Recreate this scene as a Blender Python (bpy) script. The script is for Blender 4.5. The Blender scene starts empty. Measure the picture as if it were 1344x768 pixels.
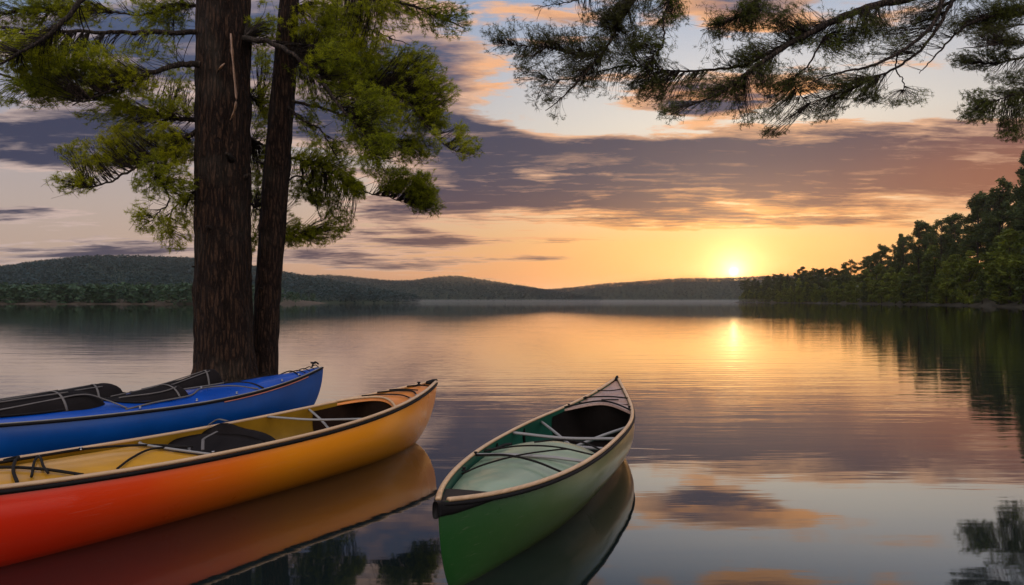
import bpy, math, random
import numpy as np
from mathutils import noise as mnoise, Vector

sc = bpy.context.scene
COL = sc.collection
R = math.radians

# ------------------------------------------------------------------ camera
FPX, HOR, CAMZ = 970.0, 396.0, 1.5          # focal length and horizon row in photo pixels, eye height
cam_d = bpy.data.cameras.new('camera')
cam_d.sensor_width = 36.0
cam_d.lens = 36.0 * FPX / 1344.0
cam_d.shift_y = 12.0 / 1344.0
cam_d.clip_start = 0.05
cam_d.clip_end = 30000
cam = bpy.data.objects.new('camera', cam_d)
COL.objects.link(cam)
cam.location = (0, 0, CAMZ)
cam.rotation_euler = (R(90), 0, 0)
sc.camera = cam


# ------------------------------------------------------------------ node maths helper
class S:
    """a float socket with arithmetic"""
    def __init__(self, nt, sock): self.nt, self.s = nt, sock
    def _m(self, op, *a, clamp=False):
        n = self.nt.nodes.new('ShaderNodeMath'); n.operation = op; n.use_clamp = clamp
        for i, v in enumerate(a):
            if isinstance(v, S): self.nt.links.new(v.s, n.inputs[i])
            else: n.inputs[i].default_value = float(v)
        return S(self.nt, n.outputs[0])
    def __add__(self, o): return self._m('ADD', self, o)
    __radd__ = __add__
    def __sub__(self, o): return self._m('SUBTRACT', self, o)
    def __rsub__(self, o): return self._m('SUBTRACT', o, self)
    def __mul__(self, o): return self._m('MULTIPLY', self, o)
    __rmul__ = __mul__
    def __truediv__(self, o): return self._m('DIVIDE', self, o)
    def __rtruediv__(self, o): return self._m('DIVIDE', o, self)
    def __neg__(self): return self._m('MULTIPLY', self, -1)
    def pow(self, o): return self._m('POWER', self, o)
    def exp(self): return self._m('EXPONENT', self)
    def max(self, o): return self._m('MAXIMUM', self, o)
    def min(self, o): return self._m('MINIMUM', self, o)
    def abs(self): return self._m('ABSOLUTE', self)
    def step(self, a, b):
        n = self.nt.nodes.new('ShaderNodeMapRange'); n.interpolation_type = 'SMOOTHSTEP'
        self.nt.links.new(self.s, n.inputs['Value'])
        n.inputs['From Min'].default_value = a; n.inputs['From Max'].default_value = b
        return S(self.nt, n.outputs['Result'])


def lin(c):
    return tuple(((v / 255 / 12.92) if v / 255 <= 0.04045 else ((v / 255 + 0.055) / 1.055) ** 2.4) for v in c)


def put(nt, v, inp):
    if isinstance(v, S): nt.links.new(v.s, inp)
    elif isinstance(v, bpy.types.NodeSocket): nt.links.new(v, inp)
    else: inp.default_value = v if not isinstance(v, tuple) or len(v) == 4 else (*v, 1)


def mix(nt, f, a, b, mode='MIX', clampf=True):
    n = nt.nodes.new('ShaderNodeMix'); n.data_type = 'RGBA'; n.blend_type = mode; n.clamp_factor = clampf
    put(nt, f, n.inputs[0]); put(nt, a, n.inputs[6]); put(nt, b, n.inputs[7])
    return n.outputs[2]


def ramp(nt, f, stops, interp='LINEAR'):
    n = nt.nodes.new('ShaderNodeValToRGB'); put(nt, f, n.inputs[0]); r = n.color_ramp; r.interpolation = interp
    while len(r.elements) < len(stops): r.elements.new(0.5)
    for e, (p, c) in zip(r.elements, stops): e.position = p; e.color = (*c, 1)
    return n.outputs[0]


def noise(nt, vec, scale, detail=4, rough=0.55, dist=0.0, dim='3D'):
    n = nt.nodes.new('ShaderNodeTexNoise'); n.noise_dimensions = dim
    if vec is not None: nt.links.new(vec, n.inputs['Vector'])
    n.inputs['Scale'].default_value = scale; n.inputs['Detail'].default_value = detail
    n.inputs['Roughness'].default_value = rough; n.inputs['Distortion'].default_value = dist
    return S(nt, n.outputs[0])


def comb(nt, x, y, z):
    n = nt.nodes.new('ShaderNodeCombineXYZ')
    for i, v in enumerate((x, y, z)): put(nt, v, n.inputs[i])
    return n.outputs[0]


def mapping(nt, vec, scale=(1, 1, 1), loc=(0, 0, 0)):
    n = nt.nodes.new('ShaderNodeMapping'); nt.links.new(vec, n.inputs[0])
    n.inputs['Scale'].default_value = scale; n.inputs['Location'].default_value = loc
    return n.outputs[0]


# ------------------------------------------------------------------ sky, sun, exposure
SUN_AZ, SUN_EL = 16.7, 2.25
SUN = Vector((math.sin(R(SUN_AZ)) * math.cos(R(SUN_EL)), math.cos(R(SUN_AZ)) * math.cos(R(SUN_EL)), math.sin(R(SUN_EL))))
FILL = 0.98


def build_world():
    w = bpy.data.worlds.new('World'); sc.world = w; w.use_nodes = True
    nt = w.node_tree; nt.nodes.clear()
    out = nt.nodes.new('ShaderNodeOutputWorld')
    tc = nt.nodes.new('ShaderNodeTexCoord'); D = tc.outputs['Generated']
    sp = nt.nodes.new('ShaderNodeSeparateXYZ'); nt.links.new(D, sp.inputs[0])
    x, y, z = (S(nt, sp.outputs[i]) for i in range(3))
    az = x._m('ARCTAN2', x, y) * 57.2958
    el = z._m('ARCSINE', z) * 57.2958
    dp = nt.nodes.new('ShaderNodeVectorMath'); dp.operation = 'DOT_PRODUCT'
    nt.links.new(D, dp.inputs[0]); dp.inputs[1].default_value = SUN
    ang = x._m('ARCCOSINE', S(nt, dp.outputs['Value']).min(0.9999999)) * 57.2958

    def g(a, sa, e, se, amp=1.0):           # a soft patch of sky centred on azimuth a, elevation e
        u = (az - a) / sa; v = (el - e) / se
        return (-(u * u + v * v)).exp() * amp

    # clear sky by elevation, on the sun's side and away from it
    t = (el / 60.0).max(0.0).min(1.0)
    sunny = ramp(nt, t, [(0, lin((246, 138, 44))), (.035, lin((249, 154, 56))), (.075, lin((246, 178, 94))), (.13, lin((236, 200, 158))),
                         (.22, lin((222, 214, 201))), (.28, lin((204, 203, 204))), (.38, lin((150, 168, 196))), (1, lin((120, 144, 184)))])
    away = ramp(nt, t, [(0, lin((186, 156, 138))), (.05, lin((186, 162, 148))), (.11, lin((178, 162, 156))), (.2, lin((160, 155, 164))),
                        (.3, lin((126, 143, 172))), (.4, lin((104, 132, 172))), (1, lin((104, 132, 178)))])
    ws = (-(((az - SUN_AZ) / 27.0) * ((az - SUN_AZ) / 27.0))).exp()
    base = mix(nt, ws, away, sunny)
    # Nishita sky adds its own twilight colour
    sky = nt.nodes.new('ShaderNodeTexSky'); sky.sky_type = 'NISHITA'; sky.sun_disc = False
    sky.sun_elevation = R(SUN_EL); sky.sun_rotation = R(SUN_AZ)
    base = mix(nt, 0.006, base, sky.outputs[0], 'ADD')

    # clouds: a broken layer seen in perspective, denser where the banks lie
    zz = z.max(0.0) + 0.075
    P = comb(nt, x / zz, y / zz, 0.0)
    sw = (0.2874, 0.9578)

    def field(off):                         # off: how far the sample is moved towards the sun
        o = (sw[0] * off, sw[1] * off)
        a = noise(nt, mapping(nt, P, (0.62, 1.0, 1), (3.1 + o[0] * .62, 7.3 + o[1], 0)), 0.85, 9, 0.60, 0.35)
        b = noise(nt, mapping(nt, P, (0.30, 1.25, 1), (1.7 + o[0] * .30, 2.9 + o[1] * 1.25, 4)), 1.5, 8, 0.64, 0.5)
        f = noise(nt, mapping(nt, P, (1.3, 2.6, 1), (5 + o[0] * 1.3, 3 + o[1] * 2.6, 9)), 2.2, 6, 0.62, 0.3)
        return (a - 0.5) * 1.9 + (b - 0.5) * 1.5 + (f - 0.5) * 1.25
    bias = g(9, 19, 9.7, 3.0, .66) + g(30, 18, 9.0, 3.0, .50) + g(-7, 9, 6.8, 2.6, .36) + g(15, 18, 6.3, .7, .16) \
        + g(-22, 12, 3.2, .9, .30) + g(-8, 7, 3.0, .7, .44) + g(-34, 9, 5.4, .8, .34) + g(-31, 10, 3.0, .6, .30) \
        + g(-31, 11, 10.5, 2.2, .50) + g(-27, 16, 17, 4.5, .46) + g(-8, 9, 16.5, 3.8, .52) + g(-4, 7, 12.6, 1.8, .40) + g(-10, 22, 21, 3, .18) \
        + g(15.5, 7.5, 14.7, 1.7, 1.0) + g(-7, 6, 4.55, .35, .40) + g(4, 4, 4.7, .35, .36) + g(1.5, 3, 3.3, .25, .28) \
        + g(20, 18, 21.5, 2.0, .22) + g(5, 40, 34, 9, .20) \
        - g(18, 14, 3.6, 1.5, .50) - g(22, 22, 13.5, .9, .40) - g(5, 9, 13.6, .8, .25) - g(24, 10, 18.0, 2.0, .22) - g(-28, 12, 7.4, .8, .22)
    d0 = field(0.0)
    cov = d0 + bias * 1.2 - 0.27
    alpha = cov.step(-0.06, 0.13)
    thick = cov.step(0.0, 0.5)
    rim = ((d0 - field(0.13)) * 1.15).max(-0.6).min(0.75)      # faces turned to the low sun catch its light
    # forward-lit colour: gold low by the sun, rose higher up, grey-violet away from it
    lowsun = ws * (1.0 - el.step(4.5, 10.5))
    lit = mix(nt, lowsun, lin((236, 178, 132)), lin((255, 166, 66)))
    lit = mix(nt, (1.0 - ws).max(0.0) * 0.8, lit, lin((188, 176, 176)))
    dark = mix(nt, lowsun * 0.62, lin((50, 55, 80)), lin((124, 70, 44)))
    dark = mix(nt, g(37, 13, 8.0, 3.6, .8), dark, lin((158, 94, 64)))
    dark = mix(nt, el.step(12.0, 20.0), dark, lin((74, 86, 114)))
    nb = noise(nt, mapping(nt, P, (0.45, 2.0, 1), (6, 2, 1)), 2.2, 9, 0.68, 0.6)
    k = (thick * 1.15 + (nb - 0.5) * 1.5 * alpha - rim * (1.2 - thick * .55)).max(0.0).min(1.0)
    body = mix(nt, k, lit, dark)
    heads = ((g(-.8, 2.4, 17.0, 1.2) + g(18, 7, 14.7, 1.4) * .9 + g(14, 22, 20.5, 2.0) * .5 + g(-10, 7, 17.6, 2.2) * .25) * (rim + .10).max(0.0) * 2.6).min(0.95)
    body = mix(nt, heads, body, lin((255, 178, 112)))
    c = mix(nt, alpha * 0.97, base, body)
    # the sun itself and the bright air round it
    core = (-(ang * ang) / 0.05).exp() * 5.0 + (-(ang / .75)).exp() * 2.3 + (-(ang * ang) / 1.4).exp() * .35 + (-(ang * ang) / 7.0).exp() * .30
    aur = (-(ang / 1.2)).exp() * .8 + (-(ang / 4.0)).exp() * 0.16
    c = mix(nt, 1.0, c, mix(nt, aur, (0, 0, 0), (1.0, .46, .17), clampf=False), 'ADD')
    c = mix(nt, 1.0, c, mix(nt, core, (0, 0, 0), (1.0, .68, .28), clampf=False), 'ADD')
    # fill glow added to the unseen sky overhead and behind the viewer
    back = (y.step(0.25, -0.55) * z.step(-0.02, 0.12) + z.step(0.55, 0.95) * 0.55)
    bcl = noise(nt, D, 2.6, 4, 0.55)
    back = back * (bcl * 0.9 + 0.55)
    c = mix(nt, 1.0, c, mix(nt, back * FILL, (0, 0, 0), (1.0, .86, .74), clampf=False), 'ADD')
    bg = nt.nodes.new('ShaderNodeBackground'); nt.links.new(c, bg.inputs[0]); bg.inputs[1].default_value = 1.0
    nt.links.new(bg.outputs[0], out.inputs[0])
    w.cycles.sampling_method = 'MANUAL'; w.cycles.sample_map_resolution = 1024


build_world()
sl = bpy.data.lights.new('sun', 'SUN'); sl.energy = 2.0; sl.angle = R(0.6); sl.color = (1.0, .62, .32)
so = bpy.data.objects.new('sun', sl); COL.objects.link(so)
LAMP = Vector((math.sin(R(SUN_AZ)) * math.cos(R(1.05)), math.cos(R(SUN_AZ)) * math.cos(R(1.05)), math.sin(R(1.05))))   # the disc is half down behind the ridge
so.rotation_euler = (-LAMP).to_track_quat('-Z', 'Y').to_euler()
so.location = SUN * 50

sc.view_settings.view_transform = 'Standard'
sc.view_settings.look = 'None'
sc.view_settings.exposure = 0.08
sc.view_settings.gamma = 1.0
sc.view_settings.use_curve_mapping = False
sc.render.engine = 'CYCLES'
cy = sc.cycles
cy.use_denoising = True
try: cy.denoiser = 'OPENIMAGEDENOISE'
except Exception: pass
cy.max_bounces = 6; cy.diffuse_bounces = 4; cy.glossy_bounces = 3; cy.transmission_bounces = 4; cy.volume_bounces = 0
cy.transparent_max_bounces = 6; cy.caustics_reflective = False; cy.caustics_refractive = False
cy.sample_clamp_indirect = 4.0


# ------------------------------------------------------------------ objects helpers
def prop(o, label=None, cat=None, group=None, kind=None):
    for k, v in (('label', label), ('category', cat), ('group', group), ('kind', kind)):
        if v: o[k] = v
    return o


def empty(name, loc=(0, 0, 0), rz=0.0, **kw):
    o = bpy.data.objects.new(name, None); COL.objects.link(o)
    o.location = loc; o.rotation_euler = (0, 0, rz); o.empty_display_size = 0.2
    return prop(o, **kw)


class MB:
    """collects geometry, links it as one mesh object"""
    def __init__(self): self.v = []; self.f = []; self.n = 0
    def add(self, v, f):
        v = np.asarray(v, float).reshape(-1, 3)
        self.v.append(v); n = self.n
        self.f.extend([tuple(i + n for i in q) for q in f]); self.n += len(v)
        return self
    def tri(self, v, f):                     # big numpy arrays of triangles
        self.v.append(np.asarray(v, float)); self.f.append(np.asarray(f) + self.n); self.n += len(v)
    def build(self, name, mat, parent=None, smooth=True, sub=0, bevel=0.0):
        me = bpy.data.meshes.new(name)
        v = np.concatenate(self.v) if self.v else np.zeros((0, 3))
        if self.f and isinstance(self.f[0], np.ndarray):
            f = np.concatenate(self.f).astype(np.int32)
            me.vertices.add(len(v)); me.vertices.foreach_set('co', v.astype(np.float32).ravel())
            me.loops.add(f.size); me.loops.foreach_set('vertex_index', f.ravel())
            me.polygons.add(len(f)); me.polygons.foreach_set('loop_start', np.arange(len(f), dtype=np.int32) * f.shape[1])
            me.polygons.foreach_set('loop_total', np.full(len(f), f.shape[1], np.int32))
            me.update(calc_edges=True)
        else:
            me.from_pydata(v.tolist(), [], self.f); me.update()
        me.polygons.foreach_set('use_smooth', np.full(len(me.polygons), smooth))
        me.materials.append(mat)
        o = bpy.data.objects.new(name, me); COL.objects.link(o)
        if parent: o.parent = parent
        if bevel:
            m = o.modifiers.new('bevel', 'BEVEL'); m.width = bevel; m.segments = 3; m.limit_method = 'ANGLE'
        if sub:
            m = o.modifiers.new('sub', 'SUBSURF'); m.levels = sub; m.render_levels = sub
        return o


def frame_along(p):
    p = np.asarray(p, float); d = np.gradient(p, axis=0); d /= np.linalg.norm(d, axis=1)[:, None] + 1e-9
    up = np.array([0, 0, 1.0]); a = np.cross(d, up); l = np.linalg.norm(a, axis=1)
    a[l < .05] = np.cross(d[l < .05], [1, 0, 0]); a /= np.linalg.norm(a, axis=1)[:, None]
    return d, a, np.cross(a, d)


def tube(p, r, sides=8, caps=True, sy=1.0):
    p = np.asarray(p, float); n = len(p); r = np.broadcast_to(np.asarray(r, float), (n,))
    d, a, b = frame_along(p)
    th = np.arange(sides) * 2 * math.pi / sides
    v = p[:, None] + r[:, None, None] * (np.cos(th)[None, :, None] * a[:, None] + sy * np.sin(th)[None, :, None] * b[:, None])
    f = [(i * sides + j, i * sides + (j + 1) % sides, (i + 1) * sides + (j + 1) % sides, (i + 1) * sides + j) for i in range(n - 1) for j in range(sides)]
    if caps: f += [tuple(range(sides))[::-1], tuple((n - 1) * sides + j for j in range(sides))]
    return v.reshape(-1, 3), f


def grid(v, ni, nj, closed=False):
    f = []
    for i in range(ni - 1):
        for j in range(nj - (0 if closed else 1)):
            f.append((i * nj + j, i * nj + (j + 1) % nj, (i + 1) * nj + (j + 1) % nj, (i + 1) * nj + j))
    return np.asarray(v).reshape(-1, 3), f


def smooth_path(pts, n):
    """Catmull-Rom through the points"""
    p = np.asarray(pts, float); m = len(p)
    q = np.vstack([2 * p[0] - p[1], p, 2 * p[-1] - p[-2]])
    out = []
    for t in np.linspace(0, m - 1, n):
        i = min(int(t), m - 2); u = t - i; a, b, c, d = q[i:i + 4]
        out.append(.5 * (2 * b + (c - a) * u + (2 * a - 5 * b + 4 * c - d) * u * u + (3 * b - a - 3 * c + d) * u ** 3))
    return np.array(out)


def W(px, py, d):                             # a place at distance d, described by where the photograph shows it
    return np.array([(px - 672) / FPX * d, d, CAMZ + (HOR - py) / FPX * d])


# ------------------------------------------------------------------ materials
def new_mat(name):
    m = bpy.data.materials.new(name); m.use_nodes = True
    nt = m.node_tree; b = nt.nodes['Principled BSDF']
    return m, nt, b


def bumpn(nt, b, h, strength=0.3, dist=0.01):
    n = nt.nodes.new('ShaderNodeBump'); n.inputs['Strength'].default_value = strength; n.inputs['Distance'].default_value = dist
    put(nt, h, n.inputs['Height']); nt.links.new(n.outputs[0], b.inputs['Normal'])


def paint(name, col, rough=0.32, coat=0.6, var=0.12, grain=14.0, bump=0.04, metal=0.0):
    m, nt, b = new_mat(name)
    tc = nt.nodes.new('ShaderNodeTexCoord')
    n = noise(nt, tc.outputs['Object'], 3.0, 5, 0.6)
    n2 = noise(nt, tc.outputs['Object'], grain * 6, 3, 0.6)
    c = mix(nt, n.step(.35, .7), tuple(v * (1 - var) for v in col), tuple(min(1, v * (1 + var)) for v in col))
    put(nt, c, b.inputs['Base Color'])
    put(nt, rough + (n - .5) * 0.18 + (n2 - .5) * 0.08, b.inputs['Roughness'])
    b.inputs['Coat Weight'].default_value = coat; b.inputs['Coat Roughness'].default_value = 0.12
    b.inputs['Metallic'].default_value = metal; b.inputs['Specular IOR Level'].default_value = 0.3
    bumpn(nt, b, noise(nt, tc.outputs['Object'], grain, 4, 0.6), bump, 0.01)
    return m


def hull_fade(name, stops, L, rough=0.3):
    """gel-coat coloured in a fade along the hull (object X), with faint scuffs"""
    m, nt, b = new_mat(name)
    tc = nt.nodes.new('ShaderNodeTexCoord'); sp = nt.nodes.new('ShaderNodeSeparateXYZ'); nt.links.new(tc.outputs['Object'], sp.inputs[0])
    x = S(nt, sp.outputs[0]); z = S(nt, sp.outputs[2])
    n = noise(nt, tc.outputs['Object'], 2.2, 5, 0.6)
    t = (x / L + 0.5 + (n - .5) * 0.06).max(0.0).min(1.0)
    c = ramp(nt, t, stops)
    scr = noise(nt, mapping(nt, tc.outputs['Object'], (1.4, 8, 34)), 3.0, 7, 0.72)
    c = mix(nt, scr.step(.58, .72) * 0.20, c, (.42, .36, .28))
    c = mix(nt, (z + (scr - .5) * .06).step(0.06, -0.02) * 0.55, c, (.03, .025, .015))      # slime line at the waterline
    put(nt, c, b.inputs['Base Color'])
    put(nt, rough + (n - .5) * 0.2 + scr.step(.6, .8) * .15, b.inputs['Roughness'])
    b.inputs['Coat Weight'].default_value = 0.35; b.inputs['Coat Roughness'].default_value = 0.10; b.inputs['Specular IOR Level'].default_value = 0.25
    bumpn(nt, b, noise(nt, tc.outputs['Object'], 5.0, 3, 0.5), 0.10, 0.02)
    return m


def wood_rail(name, a, bcol):
    m, nt, b = new_mat(name)
    tc = nt.nodes.new('ShaderNodeTexCoord')
    n = noise(nt, mapping(nt, tc.outputs['Object'], (1.2, 30, 30)), 2.0, 6, 0.65)
    put(nt, ramp(nt, n, [(.3, a), (.7, bcol)]), b.inputs['Base Color']); b.inputs['Roughness'].default_value = 0.42
    b.inputs['Coat Weight'].default_value = 0.25
    bumpn(nt, b, n, 0.15, 0.004)
    return m


def fabric(name, col, rough=0.85):
    m, nt, b = new_mat(name)
    tc = nt.nodes.new('ShaderNodeTexCoord')
    n = noise(nt, tc.outputs['Object'], 6, 5, 0.6); f = noise(nt, tc.outputs['Object'], 260, 2, 0.5)
    put(nt, mix(nt, n, tuple(v * .6 for v in col), tuple(v * 1.5 for v in col)), b.inputs['Base Color'])
    b.inputs['Roughness'].default_value = rough
    b.inputs['Specular IOR Level'].default_value = 0.08
    bumpn(nt, b, n * 1.0 + f * 0.15, 0.5, 0.02)
    return m


def bark(name, a, bcol, ridge=9.5):
    m, nt, b = new_mat(name)
    tc = nt.nodes.new('ShaderNodeTexCoord'); ob = tc.outputs['Object']
    v = nt.nodes.new('ShaderNodeTexVoronoi'); v.feature = 'DISTANCE_TO_EDGE'
    wv = mapping(nt, ob, (ridge, ridge, ridge * .13))
    nz = noise(nt, mapping(nt, ob, (5, 5, 1.6)), 1.5, 5, 0.65)
    vm = nt.nodes.new('ShaderNodeVectorMath'); vm.operation = 'ADD'; nt.links.new(wv, vm.inputs[0]); nt.links.new(comb(nt, nz * 1.6, nz * -1.3, nz * 1.1), vm.inputs[1])
    nt.links.new(vm.outputs[0], v.inputs['Vector']); v.inputs['Scale'].default_value = 1.6
    e = S(nt, v.outputs['Distance']).step(0.0, 0.22)
    fine = noise(nt, mapping(nt, ob, (26, 26, 7)), 2.0, 6, 0.7)
    big = noise(nt, ob, 0.9, 3, 0.5)
    c = mix(nt, e * 0.75 + fine * 0.35 - 0.1, tuple(q * .22 for q in a), a)
    c = mix(nt, (fine * e).step(.42, .72), c, bcol)
    c = mix(nt, big.step(.5, .75) * 0.35, c, (.075, .065, .05))
    put(nt, c, b.inputs['Base Color']); b.inputs['Roughness'].default_value = 0.9
    b.inputs['Specular IOR Level'].default_value = 0.2
    bumpn(nt, b, e * 0.6 + fine * 0.6, 1.0, 0.04)
    return m


def foliage_mat(name, cols, trans=0.35, scale=0.5):
    m, nt, b = new_mat(name)
    ge = nt.nodes.new('ShaderNodeNewGeometry'); oi = nt.nodes.new('ShaderNodeObjectInfo')
    n = noise(nt, ge.outputs['Position'], scale, 3, 0.5)
    r = S(nt, ge.outputs['Random Per Island'])
    t = ((n - .5) * 1.7 + .5) * .62 + r * .38 + (S(nt, oi.outputs['Random']) - .5) * .25
    k = len(cols) - 1
    c = ramp(nt, t.max(0.0).min(1.0), [(i / k, q) for i, q in enumerate(cols)])
    put(nt, c, b.inputs['Base Color']); b.inputs['Roughness'].default_value = 0.6; b.inputs['Specular IOR Level'].default_value = 0.2
    tr = nt.nodes.new('ShaderNodeBsdfTranslucent'); put(nt, mix(nt, 1.0, c, (1.25, 1.2, .6), 'MULTIPLY'), tr.inputs[0])
    ms = nt.nodes.new('ShaderNodeMixShader'); ms.inputs[0].default_value = trans
    nt.links.new(b.outputs[0], ms.inputs[1]); nt.links.new(tr.outputs[0], ms.inputs[2])
    nt.links.new(ms.outputs[0], nt.nodes['Material Output'].inputs[0])
    return m


def soil(name, a, bcol, scale=0.6):
    m, nt, b = new_mat(name)
    ge = nt.nodes.new('ShaderNodeNewGeometry')
    n = noise(nt, ge.outputs['Position'], scale, 7, 0.65)
    put(nt, ramp(nt, n, [(.3, a), (.7, bcol)]), b.inputs['Base Color']); b.inputs['Roughness'].default_value = 0.95; b.inputs['Specular IOR Level'].default_value = 0.1
    bumpn(nt, b, n, 0.6, 0.06)
    return m


def water_mat():
    m, nt, b = new_mat('lake_water')
    ge = nt.nodes.new('ShaderNodeNewGeometry'); P = ge.outputs['Position']
    sp = nt.nodes.new('ShaderNodeSeparateXYZ'); nt.links.new(P, sp.inputs[0])
    y = S(nt, sp.outputs[1])
    big = noise(nt, mapping(nt, P, (.05, .09, 0)), 1.0, 3, 0.5)
    # ripples: long-crested across the view, calm in the lee of the near bank
    w1 = noise(nt, mapping(nt, P, (.45, 2.6, 0)), 1.0, 3, 0.5, 0.3)
    w2 = noise(nt, mapping(nt, P, (1.1, 5.5, 0), (4, 2, 0)), 1.0, 3, 0.55, 0.2)
    w3 = noise(nt, mapping(nt, P, (.16, .7, 0), (1, 8, 0)), 1.0, 2, 0.5)
    calm = (y + (big - .5) * 6.0).step(5.0, 12.0) * 0.82 + 0.18
    far = y.step(16.0, 130.0)
    h = (w1 * 0.0050 + w2 * 0.0022) * calm * (1.0 - far * .97) * (big * 1.2 + .4) + w3 * 0.006 * (calm * .7 + .3) * (1.0 - far * .96)
    n = nt.nodes.new('ShaderNodeBump'); n.inputs['Strength'].default_value = 1.0; n.inputs['Distance'].default_value = 1.0
    put(nt, h, n.inputs['Height'])
    b.inputs['Base Color'].default_value = (.006, .010, .010, 1)
    b.inputs['Roughness'].default_value = 0.03
    b.inputs['IOR'].default_value = 1.33; b.inputs['Specular IOR Level'].default_value = 0.0
    nt.links.new(n.outputs[0], b.inputs['Normal'])
    gl = nt.nodes.new('ShaderNodeBsdfGlossy'); gl.inputs['Color'].default_value = (.98, .98, .98, 1); gl.inputs['Roughness'].default_value = 0.03
    nt.links.new(n.outputs[0], gl.inputs['Normal'])
    lw = nt.nodes.new('ShaderNodeLayerWeight'); lw.inputs['Blend'].default_value = 0.5
    f = S(nt, lw.outputs['Facing']).pow(1.0)
    fr = ((f - 0.575) * 2.31).max(0.03)
    ms = nt.nodes.new('ShaderNodeMixShader'); put(nt, fr.min(1.0), ms.inputs[0])
    nt.links.new(b.outputs[0], ms.inputs[1]); nt.links.new(gl.outputs[0], ms.inputs[2])
    nt.links.new(ms.outputs[0], nt.nodes['Material Output'].inputs[0])
    return m


M = dict(
    water=water_mat(),
    soil=soil('lakeside_soil', (.035, .026, .018), (.10, .078, .055), 1.2),
    bed=soil('lake_bed', (.03, .03, .022), (.06, .055, .04), .3),
    forest_floor=soil('forest_floor', (.022, .020, .012), (.05, .042, .026), .4),
    sand=soil('shore_sand', (.16, .12, .085), (.30, .24, .17), .5),
    hill=soil('hill_floor', (.018, .028, .016), (.035, .05, .028), .02),
    bark=bark('pine_bark', (.030, .014, .008), (.080, .042, .023)),
    bark2=bark('pine_bark_fine', (.032, .015, .009), (.080, .044, .025), 11.0),
    twig=bark('branch_bark', (.045, .030, .022), (.085, .058, .042), 18.0),
    peeled=wood_rail('peeled_wood', (.10, .05, .025), (.26, .13, .06)),
    ftrunk=bark('forest_bark', (.06, .042, .03), (.11, .08, .06), 2.0),
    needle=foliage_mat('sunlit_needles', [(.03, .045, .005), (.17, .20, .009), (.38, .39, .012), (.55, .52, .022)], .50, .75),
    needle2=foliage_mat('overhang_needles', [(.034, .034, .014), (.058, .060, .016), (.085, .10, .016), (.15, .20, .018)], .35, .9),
    leafA=foliage_mat('forest_pine_needles', [(.018, .030, .010), (.036, .055, .014), (.065, .085, .018), (.10, .12, .022)], .25, .12),
    leafB=foliage_mat('forest_broad_leaves', [(.030, .048, .009), (.075, .10, .013), (.14, .17, .018), (.23, .25, .025)], .3, .12),
    hillA=foliage_mat('hill_trees', [(.008, .028, .030), (.011, .034, .035), (.016, .042, .040)], .1, .01),
    hillB=foliage_mat('shore_trees', [(.014, .036, .018), (.026, .056, .024), (.042, .080, .030)], .1, .02),
)

# ------------------------------------------------------------------ ground, water, shores
def sheet(name, x0, x1, y0, y1, z, mat, kind='structure', nx=2, ny=2):
    b = MB(); xs = np.linspace(x0, x1, nx); ys = np.linspace(y0, y1, ny)
    v = [(x, y, z) for x in xs for y in ys]
    b.add(*grid(v, nx, ny)); o = b.build(name, mat, smooth=False); o['kind'] = kind
    return o


sheet('ground', -6800, 6800, -250, 7200, -2.5, M['bed'])
sheet('lake_water', -4500, 4500, -40, 4600, 0.0, M['water'])


def blob_land(name, pts_z, mat):              # grid land, kind structure
    b = MB(); v = np.asarray(pts_z); b.add(*grid(v.reshape(-1, 3), v.shape[0], v.shape[1])); o = b.build(name, mat); o['kind'] = 'structure'
    return o


# bank the viewer stands on (behind the frame) and the little bank under the two trunks
xs = np.linspace(-26, 26, 60); ys = np.linspace(-22, 1.7, 26)
blob_land('near_bank', [[(x, y + .25 * math.sin(x * .9), -0.25 + max(0, (1.4 - y)) * .16 * (1 if y > -3 else .5) + (.25 if y <= -3 else 0) + .05 * math.sin(x * 2.1 + y)) for y in ys] for x in xs], M['soil'])
rr = np.linspace(0, 1, 14); th = np.linspace(0, 2 * math.pi, 49)
blob_land('tree_bank', [[(-5.02 + math.cos(a) * r * (1.0 + .1 * math.sin(3 * a)), 13.95 + math.sin(a) * r * (1.0 + .1 * math.cos(4 * a)), .11 * (1 - r ** 2) - .06 * r + .02 * mnoise.noise((r * 5 * math.cos(a), r * 5 * math.sin(a), 0))) for r in rr] for a in th], M['soil'])


# ------------------------------------------------------------------ far hills with their woods
rng = np.random.default_rng(11)


def low_tree_cloud(rng, pts, hs, wratio, ntri, mat, name, conic=0.75):
    """one mass of many far trees: each a ragged tapering clump of leaf faces"""
    n = len(pts); b = MB()
    k = ntri
    u = rng.random((n, k)) ** .85                       # height in crown
    th = rng.random((n, k)) * 2 * math.pi
    prof = np.where(u < .25, .55 + 1.8 * u, 1.0 - (u - .25) / .75 * conic) * (.75 + .5 * rng.random((n, k)))
    rad = prof * (hs * wratio)[:, None] * .5
    c = np.stack([pts[:, 0, None] + rad * np.cos(th), pts[:, 1, None] + rad * np.sin(th), pts[:, 2, None] + hs[:, None] * (.06 + .94 * u)], -1)
    s = (hs[:, None] * .17 * (.6 + .8 * rng.random((n, k))))[..., None, None]
    d = rng.normal(size=(n, k, 3, 3)); d[..., 2] *= .6
    v = (c[..., None, :] + d * s * .62).reshape(-1, 3)
    f = np.arange(len(v)).reshape(-1, 3)
    b.tri(v, f)
    return prop(b.build(name, mat, smooth=False), kind='stuff')


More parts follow.
